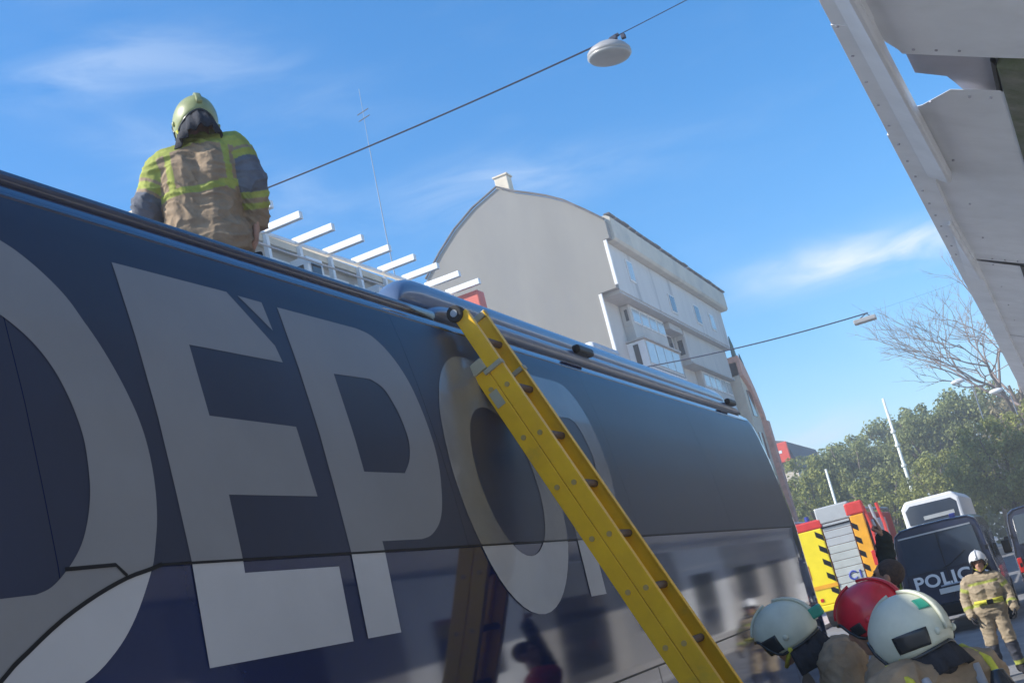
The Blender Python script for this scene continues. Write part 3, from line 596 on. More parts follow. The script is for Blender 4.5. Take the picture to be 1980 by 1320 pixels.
# ================================================================ PALE BLOCK ON THE RIGHT (seen mirrored in the coach)
rb = thing('pale_block', 'pale apartment block behind the stand mirrored in the coach side', 'building', (16, 40, 0))
M().box((10.5, 26, .1), (22, 60, 14)).out('wall', 'white_rough', rb)
for i in range(8):
    for k in range(4):
        y = 28 + i * 4; z = 1.4 + k * 3.1; f = M().box((10.44, y, z), (10.499, y + 1.5, z + 1.7)).out('window', 'white', rb); M().box((10.425, y + .1, z + .1), (10.438, y + 1.4, z + 1.6)).out('pane', 'glass', f)

# ================================================================ FIRE ENGINE
fe = thing('fire_engine', 'yellow and red fire engine seen from behind beyond the coach', 'fire engine', (-5.9, 42, 0))
fy = 38.0; fx0, fx1 = -7.05, -4.92
M().box((fx0 + .03, fy + .12, .7), (fx1 - .03, fy + 7.5, 3.2)).out('body', 'redpaint', fe, bevel=.06)
M().box((fx0, fy, .75), (fx0 + .78, fy + .14, 3.02)).out('corner_panel', 'hivis', fe, bevel=.03)
M().box((fx0 - .02, fy - .01, 3.02), (fx0 + .84, fy + .16, 3.3)).out('corner_cap', 'redpaint', fe, bevel=.05)
M().box((fx1 - .42, fy, .75), (fx1, fy + .14, 3.15)).out('corner_panel', 'orange', fe, bevel=.03)
for k in range(5):
    z = 1.1 + k * .42
    M().prism([(fx0 + .56, fy - .008, z), (fx0 + .78, fy - .008, z - .16), (fx0 + .78, fy - .008, z + .02), (fx0 + .56, fy - .008, z + .18)], (0, .006, 0)).out('chevron', 'black', fe)
    M().prism([(fx1 - .42, fy - .008, z), (fx1 - .26, fy - .008, z - .12), (fx1 - .26, fy - .008, z + .06), (fx1 - .42, fy - .008, z + .18)], (0, .006, 0)).out('chevron', 'black', fe)
for k in range(9):
    z = 1.0 + k * .235
    M().box((fx0 + .82, fy + .03, z), (fx1 - .45, fy + .1, z + .225)).out('shutter_slat', 'shutter' if k > 5 else 'shutter_pale', fe, bevel=.015)
M().box((fx0 + .72, fy + .0, 3.12), (fx1 - .36, fy + .5, 3.62)).out('roof_box', 'shutter', fe, bevel=.04)
M().box((fx0 + .80, fy - .012, 2.98), (fx1 - .43, fy + .02, 3.03)).out('shutter_rail', 'black', fe)
M().box((fx1 - .5, fy - .02, 3.16), (fx1 + .06, fy + .3, 3.55)).out('ladder_gantry', 'redpaint', fe, bevel=.05)
M().box((fx1 + .01, fy + .2, 1.2), (fx1 + .5, fy + 1.0, 2.9)).out('side_locker', 'steel', fe, bevel=.04)
for k in range(3): M().tube([(fx1 + .05 + k * .2, fy + .1, 3.35), (fx1 + .12 + k * .2, fy + .1, 2.7), (fx1 + .1 + k * .2, fy + .1, 1.6)], .05, 8).out('grab_pipe', 'redpaint' if k != 1 else 'steel', fe)
M().tube([(fx0 - .05, fy + .1, 3.36), (fx0 - .05, fy + 6.5, 3.36)], .05, 8).out('roof_rail', 'steel', fe); M().tube([(fx1, fy + .1, 3.3), (fx1, fy + 6.5, 3.3)], .05, 8).out('roof_rail', 'steel', fe)
M().box((fx0 + .02, fy - .06, .55), (fx1 - .02, fy + .1, .74)).out('bumper', 'hivis', fe, bevel=.03); M().box((fx0 - .03, fy - .02, 1.22), (fx0 + .8, fy - .009, 1.34)).out('stripe', 'orange', fe)
for xx in (fx0 - .04, fx1 - .1): M().box((xx, fy - .02, 1.55), (xx + .12, fy + .1, 2.0)).out('tail_lamp', 'tail', fe, bevel=.02)
M().tube([(-5.72 + .12 * math.cos(a), fy + .02, 1.42 + .12 * math.sin(a)) for a in np.linspace(.6, 5.7, 16)], .03, 6).out('number_mark', 'bluemark', fe)
M().tube([(-5.50, fy + .02, 1.30), (-5.50, fy + .02, 1.54)], .03, 6).out('number_mark', 'bluemark', fe)
M().box((-6.2, fy + .012, 1.02), (-5.6, fy + .03, 1.07)).out('shutter_handle', 'steel', fe)
for xx in (fx0 + .2, fx1 - .25): M().obox((xx, fy - .015, .9), (.05, 0, 0), (0, .012, 0), (0, 0, .05)).out('reflector', 'tail', fe, bevel=.01)
for xx in (fx0 + .4, fx1 - .2): M().tube([(xx, fy + .25, 3.3), (xx, fy + .25, 3.46)], .07, 12).out('beacon', 'bluemark', fe)
for y in (fy + 1.5, fy + 5.5):
    for x in (fx0 + .15, fx1 - .15):
        wl = M().tube([(x - .14, y, .5), (x + .14, y, .5)], .5, 20).out('wheel', 'rubber', fe, bevel=.03); M().tube([(x - .15, y, .5), (x + .15, y, .5)], .25, 14).out('rim', 'steel', wl)

# ================================================================ POLICE VAN
def van(name, label, cat, x0, x1, y0, L, Hh, body, glass, lettering=None, tall=None):
    T = thing(name, label, cat, ((x0 + x1) / 2, y0, 0)); m = M(); cx = (x0 + x1) / 2; hw = (x1 - x0) / 2
    sec = [(.94, .35), (1.0, .55), (1.0, 1.05), (.97, 1.25), (.91, Hh - .28), (.86, Hh - .10), (.72, Hh - .01), (.3, Hh + .02)]
    def sect(y, sx, dz): return [(cx + hw * a * sx, y, z - (dz * (z - .35) / Hh)) for a, z in sec] + [(cx - hw * a * sx, y, z - (dz * (z - .35) / Hh)) for a, z in sec[::-1]]
    m.loft([sect(y0 + .05, .955, .04), sect(y0 + .01, .97, .03), sect(y0 + .06, .99, .01), sect(y0 + .2, 1, 0), sect(y0 + L - 1.6, 1, 0), sect(y0 + L - .9, .97, .5), sect(y0 + L - .3, .95, 1.05), sect(y0 + L, .85, 1.2)]).out('body', body, T, smooth=False, bevel=.02)
    M().prism([(cx - hw * .80, y0 - .012, 1.28), (cx + hw * .80, y0 - .012, 1.28), (cx + hw * .76, y0 + .012, Hh - .24), (cx + hw * .70, y0 + .018, Hh - .17), (cx - hw * .70, y0 + .018, Hh - .17), (cx - hw * .76, y0 + .012, Hh - .24)], (0, .03, 0)).out('rear_window', glass, T, bevel=.01)
    for s in (-1, 1):
        M().box((cx + s * hw * .90 - .06, y0 - .012, .62), (cx + s * hw * .90 + .05, y0 + .06, .98)).out('tail_lamp', 'tail', T, bevel=.02)
        M().box((cx + s * hw * 1.0 - .02, y0 + .8, 1.25), (cx + s * hw * .985 + .01, y0 + 2.4, Hh - .4)).out('side_window', glass, T)
        for y in (y0 + .85, y0 + L - .95):
            wl = M().tube([(cx + s * hw - .2 * (s > 0), y, .34), (cx + s * hw + .2 * (s < 0), y, .34)], .34, 20).out('wheel', 'rubber', T, bevel=.02); M().tube([(cx + s * (hw + .004), y, .34), (cx + s * (hw - .1), y, .34)], .2, 14).out('rim', 'steel', wl)
    M().box((cx - hw * .95, y0 - .10, .38), (cx + hw * .95, y0 + .08, .62)).out('bumper', 'black', T, bevel=.04)
    M().box((cx - .26, y0 - .02, .80), (cx + .26, y0 + .0, .91)).out('number_plate', 'plate', T, bevel=.006)
    M().tube([(cx - .2, y0 - .03, .955), (cx + .2, y0 - .03, .955)], .018, 6).out('door_handle', 'steel', T)
    M().box((cx - .006, y0 - .016, .66), (cx + .006, y0 + .03, Hh - .2)).out('door_split', 'black', T)
    for s_ in (-1, 1):
        for z_ in (.8, 1.5): M().obox((cx + s_ * hw * .9, y0 - .004, z_), (.03, 0, 0), (0, .012, 0), (0, 0, .05)).out('hinge', 'black', T, bevel=.006)
        M().obox((cx + s_ * (hw + .14), y0 + L - 1.35, 1.35), (.09, 0, 0), (0, .04, 0), (0, 0, .15)).out('mirror', 'black', T, bevel=.03)
    M().tube([(cx - .05, y0 - .03, 1.3), (cx + .1, y0 - .02, 1.34), (cx + .45, y0 - .022, 1.55)], .010, 6).out('wiper', 'black', T)
    M().box((cx - hw * .84, y0 - .006, .66), (cx - hw * .83, y0 + .02, 1.28)).out('door_seam', 'black', T); M().box((cx + hw * .83, y0 - .006, .66), (cx + hw * .84, y0 + .02, 1.28)).out('door_seam', 'black', T)
    return T
pv = van('police_van', 'navy police van with white lettering on its rear door', 'van', -3.06, -1.14, 26.0, 5.2, 2.22, 'van', 'van_glass')
van('dark_van', 'second dark van parked beyond the police van at the right edge', 'van', -.98, .95, 32.0, 5.2, 2.15, 'van', 'van_glass')
cu = bpy.data.curves.new('lettering', 'FONT'); cu.body = 'POLICIA'; cu.size = .345; cu.extrude = .004; cu.offset = .010; cu.space_character = 1.08
to = bpy.data.objects.new('lettering', cu); COL.objects.link(to); bpy.context.view_layer.update()
tm = bpy.data.meshes.new_from_object(to.evaluated_get(bpy.context.evaluated_depsgraph_get())); bpy.data.objects.remove(to)
tm.materials.clear(); tm.materials.append(MT['white']); o0 = ORG[pv.name]
for v in tm.vertices: v.co = V3((-2.80 + v.co.x * 1.12, 26.0 - .014 - v.co.z * .5, .98 + v.co.y)) - o0
lo = bpy.data.objects.new('lettering', tm); COL.objects.link(lo); lo.parent = pv
M().box((-2.85, 25.985, 2.02), (-1.4, 26.0, 2.05)).out('roof_trim', 'steel', pv); M().obox((-1.7, 26.3, 2.25), (.06, 0, 0), (0, .06, 0), (0, 0, .06)).out('beacon', 'bluemark', pv, bevel=.02)
for x in (-2.75, -1.45): M().obox((x, 26.1, 2.16), (.05, 0, 0), (0, .03, 0), (0, 0, .02)).out('marker_lamp', 'white', pv)
wv = thing('white_minibus', 'white minibus whose rear window shows above the police van roof', 'minibus', (-2.65, 36, 0))
M().loft([[(-2.65 + a * .80 * (1 if z < 2.4 else .95 if z < 2.9 else .86), y, z) for a, z in ((1, .4), (1, 1.5), (1, 2.4), (1, 2.82), (.9, 3.0), (-.9, 3.0), (-1, 2.82), (-1, 2.4), (-1, 1.5), (-1, .4))] for y in (34.0, 40.0)]).out('body', 'white', wv, bevel=.06)
M().prism([(-3.30, 33.985, 2.35), (-2.0, 33.985, 2.30), (-1.98, 33.985, 2.72), (-2.1, 33.985, 2.84), (-3.18, 33.985, 2.86), (-3.32, 33.985, 2.74)], (0, .03, 0)).out('rear_window', 'van_glass', wv, bevel=.02)
M().box((-2.9, 33.97, 2.42), (-2.1, 33.983, 2.52)).out('seat_row', 'shutter', wv)
for s in (-1, 1):
    for y in (35.0, 38.8): M().tube([(-2.65 + s * .8, y, .35), (-2.65 + s * .58, y, .35)], .35, 16).out('wheel', 'rubber', wv)

# ================================================================ POLES AND LAMPS
def pole(label, x, y, h, r=.09, lean=0., bands=True):
    T = thing('light_pole', label, 'pole', (x, y, 0), 'pale poles in front of the trees')
    M().tube([(x, y, 0), (x + lean * .5, y, h * .5), (x + lean, y, h)], [r, r * .8, r * .55], 10).out('shaft', 'pole', T, smooth=True)
    if bands:
        for t in (.45, .6, .72, .8): M().tube([(x + lean * t, y, h * t - .06), (x + lean * t, y, h * t + .06)], r * 1.25, 10).out('band', 'pole', T)
    return T
pole('tall pale pole rising in front of the trees', -5.25, 60, 8.9, .11)
pole('short pale pole standing left of the fire engine roof box', -8.85, 60, 6.2, .10, bands=False)
def lamp(label, x, y, h, s):
    T = thing('street_lamp', label, 'street lamp', (x, y, 0), 'white headed lamps among the trees')
    M().tube([(x, y, 0), (x, y, h - .2), (x - s * .3, y, h + .05)], [.04, .022, .02], 8).out('shaft', 'steel', T, smooth=True)
    M().ell((x - s * .5, y, h + .07), (.30, 0, 0), (0, .16, 0), (0, 0, .12), 14, 8).out('head', 'white', T, smooth=True)
lamp('white street lamp head high among the trees at right', -1.1, 55, 8.0, 1)
lamp('white street lamp head just right of the highest one', 0.25, 55, 7.1, 1)

# ================================================================ TREES
def crown_mesh(seed, rx, ry, rz, nclump, nleaf, ls, hollow=.45):
    rnd = random.Random(seed); vs, fs = [], []
    for c in range(nclump):
        while True:
            q = V3((rnd.uniform(-1, 1), rnd.uniform(-1, 1), rnd.uniform(-1, 1))); l = q.length
            if hollow < l < 1: break
        lump = .72 + .45 * noise.noise(q * 1.7 + V3((seed * 3.1, 0, 0))) + .25 * noise.noise(q * 4 + V3((0, seed, 0)))
        cc = V3((q.x * rx, q.y * ry, q.z * rz)) * (.75 + lump * .35); cr_ = rnd.uniform(.35, .8) * min(rx, rz) * .34
        for k in range(nleaf):
            d = V3((rnd.gauss(0, 1), rnd.gauss(0, 1), rnd.gauss(0, .8))).normalized() * cr_ * rnd.random() ** .45; p = cc + d
            n_ = (d.normalized() + V3((rnd.uniform(-1, 1), rnd.uniform(-1, 1), rnd.uniform(-.4, 1.2)))).normalized(); a = n_.orthogonal().normalized(); a.rotate(Matrix.Rotation(rnd.uniform(0, 6.3), 3, n_)); b = n_.cross(a)
            s1 = ls * rnd.uniform(.6, 1.3); s2 = s1 * rnd.uniform(.45, .8); o = len(vs)
            vs += [p - a * s1, p - b * s2 + n_ * s1 * .2, p + a * s1, p + b * s2 + n_ * s1 * .2]; fs.append((o, o + 1, o + 2, o + 3))
    return vs, fs
CM = []
for i, (sd_, cl, lf) in enumerate(((3, 125, 95), (11, 135, 90), (23, 115, 95))):
    vs, fs = crown_mesh(sd_, 1, 1, .85, cl, lf, .034)
    me = bpy.data.meshes.new('crown'); me.from_pydata(vs, [], fs); me.materials.append(MT[('leafA', 'leafB', 'leafC')[i]]); CM.append(me)
def limb_mesh(h, ht, r0, seed, spread):
    rnd = random.Random(seed); m = M(); m.tube([(0, 0, 0), (rnd.uniform(-.1, .1), rnd.uniform(-.1, .1), h * .45), (rnd.uniform(-.2, .2), rnd.uniform(-.2, .2), h)], [r0, r0 * .7, r0 * .5], 10)
    for k in range(6):
        a = k * 1.05 + rnd.uniform(-.3, .3); e = V3((math.cos(a) * spread, math.sin(a) * spread, h + (ht - h) * rnd.uniform(.4, .85))); b = V3((0, 0, h * rnd.uniform(.7, .98)))
        m.tube([b, lerp(b, e, .5) + V3((0, 0, .3)), e], [r0 * .4, r0 * .25, r0 * .08], 7)
    return m
def tree(label, x, y, h, rx, rz, kind, rot):
    T = thing('broadleaf_tree', label, 'tree', (x, y, 0), 'trees across the far end of the street')
    m = limb_mesh(h - 1.5 * rz, h, .16 + h * .012, int(x * 7 + y) % 99, rx * .6); m.v = [(a + x, b + y, c) for a, b, c in m.v]; m.out('trunk', 'bark', T, smooth=True)
    o = bpy.data.objects.new('crown', CM[kind]); COL.objects.link(o); o.parent = T; o.location = (0, 0, h - rz); o.scale = (rx, rx, rz); o.rotation_euler = (0, 0, rot)
TREES = [(-4.4, 67, 9.2, 2.7, 3.4, 0, 5.2, 'green tree directly behind the upper half of the tall pale pole'), (3.4, 58, 8.2, 2.6, 3.2, 2, 3.2, 'olive leaved tree partly hidden by the stand at right'), (-10.9, 66, 7.9, 2.4, 3.0, 1, .9, 'yellow green tree below the red sign panel beside the coach end'), (-8.6, 68, 8.6, 2.6, 3.3, 0, 2.2, 'mid green tree between the coach end and the short pale pole'), (-12.6, 77, 8.0, 2.6, 3.2, 0, 4.2, 'green tree just right of the red sign panel'), (-10.4, 76, 9.6, 3.0, 3.4, 0, .3, 'green tree left of the short pale pole'), (-6.4, 78, 10.8, 3.6, 4.2, 0, 1.4, 'green tree behind the tall pale pole'),
 (-1.9, 70, 10.2, 3.3, 3.9, 0, 2.5, 'tall green tree right of the tall pale pole'), (1.6, 66, 9.2, 3.2, 3.8, 2, .8, 'olive brown leaved tree under the bare branches at right'),
 (-6.9, 62, 5.6, 2.4, 2.5, 1, 3.3, 'lower yellow green tree right of the short pale pole'), (-3.6, 58, 5.6, 2.2, 2.4, 1, 4.4, 'lower yellow green tree behind the white minibus'),
 (-1.0, 52, 6.0, 2.2, 2.5, 1, 5.0, 'bright green tree above the police van roof'), (1.2, 50, 6.1, 2.3, 2.6, 1, .5, 'bright green tree at the right edge above the police van'),
 (-11.6, 72, 5.8, 2.6, 2.6, 0, 2.0, 'low green tree behind the coach end'), (-13.5, 88, 7.4, 3.0, 3.2, 0, 1.1, 'distant green tree behind the red sign panel'), (4.5, 74, 11.0, 3.6, 4.2, 2, 1.0, 'tall olive leaved tree at the far right behind the stand')]
for x, y, h, rx, rz, kd, rt, lb in TREES: tree(lb, x, y, h, rx, rz, kd, rt)
# hedge mass under the trees
vs, fs = [], []
rnd = random.Random(5)
for k in range(5200):
    x = rnd.uniform(-16, 6); h = 3.0 + 1.1 * noise.noise(V3((x * .5, 3, 0))); z = rnd.uniform(.2, h); y = 80 + rnd.uniform(-1, 1) + 1.2 * noise.noise(V3((x, z, 0)))
    n_ = V3((rnd.uniform(-1, 1), -1, rnd.uniform(-.5, 1))).normalized(); a = n_.orthogonal().normalized(); a.rotate(Matrix.Rotation(rnd.uniform(0, 6.3), 3, n_)); b = n_.cross(a); s1 = rnd.uniform(.12, .26); o = len(vs); q = V3((x, y, z))
    vs += [q - a * s1, q - b * s1 * .6, q + a * s1, q + b * s1 * .6]; fs.append((o, o + 1, o + 2, o + 3))
me = bpy.data.meshes.new('hedge'); me.from_pydata(vs, [], fs); me.materials.append(MT['leafA']); hg = bpy.data.objects.new('hedge', me); COL.objects.link(hg); hg['kind'] = 'stuff'; tag(hg, 'dense green hedge closing the street under the far trees', 'hedge')
# bare tree
bt = thing('bare_tree', 'bare branched winter tree rising behind the green trees at right', 'tree', (1.2, 62, 0))
bm_ = M(); tw = M(); rnd = random.Random(8)
def grow(p, d, L, r, lv):
    q = p + d * L; mid = lerp(p, q, .5) + V3((rnd.uniform(-1, 1), rnd.uniform(-1, 1), rnd.uniform(-1, 1))) * L * .06
    (bm_ if lv < 2 else tw).tube([p, mid, q], [r, r * .8, r * .62], 6 if lv < 3 else 4, cap=lv == 0)
    if lv >= 7: return
    for k in range(3 if lv < 3 else 2 + (rnd.random() < .5)):
        nd_ = (d + V3((rnd.gauss(0, .40), rnd.gauss(0, .40), rnd.gauss(.05, .24)))).normalized(); grow(lerp(p, q, rnd.uniform(.7, 1)), nd_, L * rnd.uniform(.62, .82), r * .60, lv + 1)
grow(V3((1.2, 62, 0)), V3((-.09, 0, 1)).normalized(), 5.3, .2, 0)
bm_.out('trunk', 'bark', bt, smooth=True); tw.out('twigs', 'barktwig', bt)['kind'] = 'stuff'

# the far end of the street lies well beyond the brick building
for o in list(COL.objects):
    if o.parent is None and o.name.split('.')[0] in ('broadleaf_tree', 'bare_tree', 'light_pole', 'street_lamp', 'hedge', 'signboard_building'):
        o.location.x *= 1.36; o.location.y *= 1.36; o.scale = (1.36, 1.36, 1.28)
# ================================================================ PEOPLE
UP = V3((0, 0, 1))
def capsule(m, a, b, ra, rb, n=14):
    a, b = V3(a), V3(b); d = b - a; L = d.length
    if L < 1e-5: d = V3((0, 0, 1)); 
    d.normalize(); x = d.orthogonal().normalized(); y = d.cross(x); rg = []
    for k in range(5): t = math.radians(-86 + 86 * k / 4); rg.append((a + d * ra * math.sin(t), ra * math.cos(t)))
    for k in range(5): t = math.radians(86 * k / 4); rg.append((b + d * rb * math.sin(t), rb * math.cos(t)))
    m.loft([[c + (x * math.cos(u) + y * math.sin(u)) * r for u in [2 * math.pi * i / n for i in range(n)]] for c, r in rg])
def skinmesh(T, name, segs, colfn, mt, vox=.011, smooth=4, wr=.006, ells=()):
    m = M()
    for a, b, ra, rb, tg in segs: capsule(m, a, b, ra, rb)
    for c, A, B, Cc, tg in ells: m.ell(c, A, B, Cc, 18, 12)
    me = bpy.data.meshes.new('tmp'); me.from_pydata(m.v, [], m.f)
    bm = bmesh.new(); bm.from_mesh(me); bmesh.ops.recalc_face_normals(bm, faces=bm.faces); bm.to_mesh(me); bm.free()
    to = bpy.data.objects.new('tmp', me); COL.objects.link(to); md = to.modifiers.new('r', 'REMESH'); md.mode = 'VOXEL'; md.voxel_size = vox; md.adaptivity = 0
    sm = to.modifiers.new('s', 'SMOOTH'); sm.iterations = smooth; sm.factor = .5
    bpy.context.view_layer.update()
    ev = to.evaluated_get(bpy.context.evaluated_depsgraph_get()); out = bpy.data.meshes.new_from_object(ev); bpy.data.objects.remove(to)
    nv = len(out.vertices); P = np.empty(nv * 3); out.vertices.foreach_get('co', P); P = P.reshape(-1, 3); Nn = np.empty(nv * 3); out.vertices.foreach_get('normal', Nn); Nn = Nn.reshape(-1, 3)
    best = np.full(nv, 1e9); bi = np.zeros(nv, int); bt_ = np.zeros(nv)
    for i, (a, b, ra, rb, tg) in enumerate(segs):
        a = np.array(a); d = np.array(b) - a; t = np.clip(((P - a) @ d) / max(d @ d, 1e-9), 0, 1); dd = np.linalg.norm(P - a - t[:, None] * d, axis=1) - (ra + t * (rb - ra)); k = dd < best; best[k] = dd[k]; bi[k] = i; bt_[k] = t[k]
    for j, (c, A, B, Cc, tg) in enumerate(ells):
        r = (V3(A).length + V3(B).length + V3(Cc).length) / 3; q = P - np.array(c); s = sum(((q @ np.array(V3(X).normalized())) / V3(X).length) ** 2 for X in (A, B, Cc)); dd = (np.sqrt(s) - 1) * r; k = dd < best; best[k] = dd[k]; bi[k] = len(segs) + j
    tags = [s[4] for s in segs] + [e[4] for e in ells]
    cols = np.ones((nv, 4)); o0 = ORG[T.name]
    for i in range(nv):
        tg = tags[bi[i]]; p = V3(P[i]); n_ = V3(Nn[i]); cols[i, :3] = colfn(tg, bt_[i], p, n_)
        if wr and tg[0] != '_':
            wv2 = noise.noise(p * 5) * .9; q2 = V3((p.x * 7 + wv2, p.y * 7 + wv2, p.z * 15 + p.x * 5 + wv2 * 1.5))
            fold = (1 - min(1, abs(noise.noise(q2)) * 2.6)) ** 2; fold2 = (1 - min(1, abs(noise.noise(q2 * 1.9 + V3((7, 3, 1)))) * 2.4)) ** 2
            e = noise.noise(p * 8) * .7 + fold * 1.5 + fold2 * .7 - .7
            P[i] += Nn[i] * (wr * e)
    P -= np.array(o0); out.vertices.foreach_set('co', P.ravel())
    ca = out.color_attributes.new('Col', 'FLOAT_COLOR', 'POINT'); ca.data.foreach_set('color', cols.ravel())
    out.materials.clear(); out.materials.append(MT[mt]); out.polygons.foreach_set('use_smooth', [True] * len(out.polygons)); out.name = name
    ob = bpy.data.objects.new(name, out); COL.objects.link(ob); ob.parent = T; ORG[ob.name] = o0
    return ob
def human(J, s=.02, headf=None, headu=None, boots=True):
    """segments of one continuous figure; tags that start with _ are skin"""
    S_ = []; E_ = []; ax = (J['shR'] - J['shL']).normalized(); hx = (J['hpR'] - J['hpL']).normalized()
    pel = lerp(J['hpL'], J['hpR'], .5); ch = J['chest']; wa = lerp(pel, ch, .45)
    S_.append((J['hpL'], J['hpR'], .112 + s, .112 + s, 'torso'))
    for k in (-1, 1):
        S_.append((pel + hx * .05 * k, wa + ax * .065 * k, .112 + s, .105 + s, 'torso')); S_.append((wa + ax * .065 * k, ch + ax * .075 * k, .105 + s, .118 + s, 'torso'))
    S_.append((lerp(J['shL'], J['shR'], .12), lerp(J['shL'], J['shR'], .88), .078 + s, .078 + s, 'torso'))
    S_.append((lerp(J['shL'], J['shR'], .3), J['neck'], .07 + s, .055, 'torso')); S_.append((lerp(J['shL'], J['shR'], .7), J['neck'], .07 + s, .055, 'torso'))
    for q in 'LR':
        S_.append((J['sh' + q], J['el' + q], .064 + s, .049 + s, 'uarm' + q)); S_.append((J['el' + q], J['wr' + q], .049 + s, .036 + s * 1.1, 'farm' + q))
        S_.append((J['hp' + q], J['kn' + q], .088 + s, .064 + s, 'thigh' + q)); S_.append((J['kn' + q], J['an' + q], .062 + s, .045 + s, 'calf' + q))
        S_.append((J['an' + q], J['to' + q], .048 + s * .6, .036 + s * .4, 'foot' + q))
    hc = J['head']; f = headf.normalized(); u = headu.normalized(); l = u.cross(f).normalized(); u = f.cross(l)
    S_.append((J['neck'], hc - u * .05, .058, .056, '_neck'))
    E_ += [(hc + u * .025 - f * .01, f * .094, l * .075, u * .098, '_head'), (hc - u * .045 + f * .022, f * .068, l * .058, u * .072, '_head')]
    S_.append((hc + u * .01 + f * .085, hc - u * .022 + f * .102, .010, .016, '_nose'))
    S_.append((hc - u * .062 + f * .078 - l * .018, hc - u * .062 + f * .078 + l * .018, .010, .010, '_lip'))
    S_.append((hc - u * .098 + f * .062, hc - u * .09 + f * .05, .022, .022, '_head'))
    for k in (-1, 1): E_.append((hc + l * .078 * k - f * .008 - u * .005, f * .02, l * .010, u * .032, '_ear')); S_.append((hc + u * .032 + f * .088 + l * .018 * k, hc + u * .030 + f * .078 + l * .045 * k, .009, .008, '_brow'))
    return S_, E_
SKIN = (.46, .26, .18)
def eyes(T, J, f, u):
    f = f.normalized(); u = u.normalized(); l = u.cross(f).normalized(); u = f.cross(l)
    for k in (-1, 1): M().ell(J['head'] + u * .012 + f * .083 + l * .032 * k, f * .010, l * .014, u * .008, 10, 6).out('eye', 'eye', T, smooth=True)
def hand(T, wrist, d, pn, thumb, curl=.5, col=SKIN, point=False, name='hand', s=1.0, vox=.0048):
    """palm, four unequal fingers with knuckle bends, thumb from the side of the palm"""
    d = d.normalized(); pn = (pn - d * pn.dot(d)).normalized(); x = d.cross(pn).normalized()
    if x.dot(thumb) < 0: x = -x
    S_ = []
    for k in range(4): b = x * (.030 - .020 * k) * s; S_.append((wrist + b * .6, wrist + d * .085 * s + b, .016 * s, .013 * s, '_palm'))
    for k, L in enumerate((.072, .080, .074, .058)):
        b = wrist + d * .088 * s + x * (.033 - .0215 * k) * s; c = 0.06 if (point and k == 0) else (1.25 if point else curl) * (1 + .12 * k); dv = d + x * (.10 - .07 * k); p0 = b; a = 0
        for j, fr in enumerate((.45, .31, .24)):
            a += c * (.8 if j == 0 else 1.0); dd = (dv * math.cos(a) + pn * math.sin(a)).normalized(); p1 = p0 + dd * L * fr * s; S_.append((p0, p1, (.0098 - .0012 * j) * s, (.009 - .0012 * j) * s, '_fin')); p0 = p1
    t0 = wrist + d * .022 * s + x * .030 * s; t1 = t0 + (d * .6 + x * .75 + pn * .25).normalized() * .042 * s; t2 = t1 + (d * .9 + x * .2 + pn * (.3 + curl * .5)).normalized() * .033 * s; t3 = t2 + (d * .9 - x * .1 + pn * (.3 + curl)).normalized() * .026 * s
    S_ += [(t0, t1, .016 * s, .013 * s, '_fin'), (t1, t2, .0125 * s, .011 * s, '_fin'), (t2, t3, .0105 * s, .009 * s, '_fin'), (wrist - d * .03 * s, wrist + d * .01, .026 * s, .027 * s, '_palm')]
    return skinmesh(T, name, S_, lambda tg, t, p, n_: col, 'skin', vox=vox, smooth=2, wr=0)
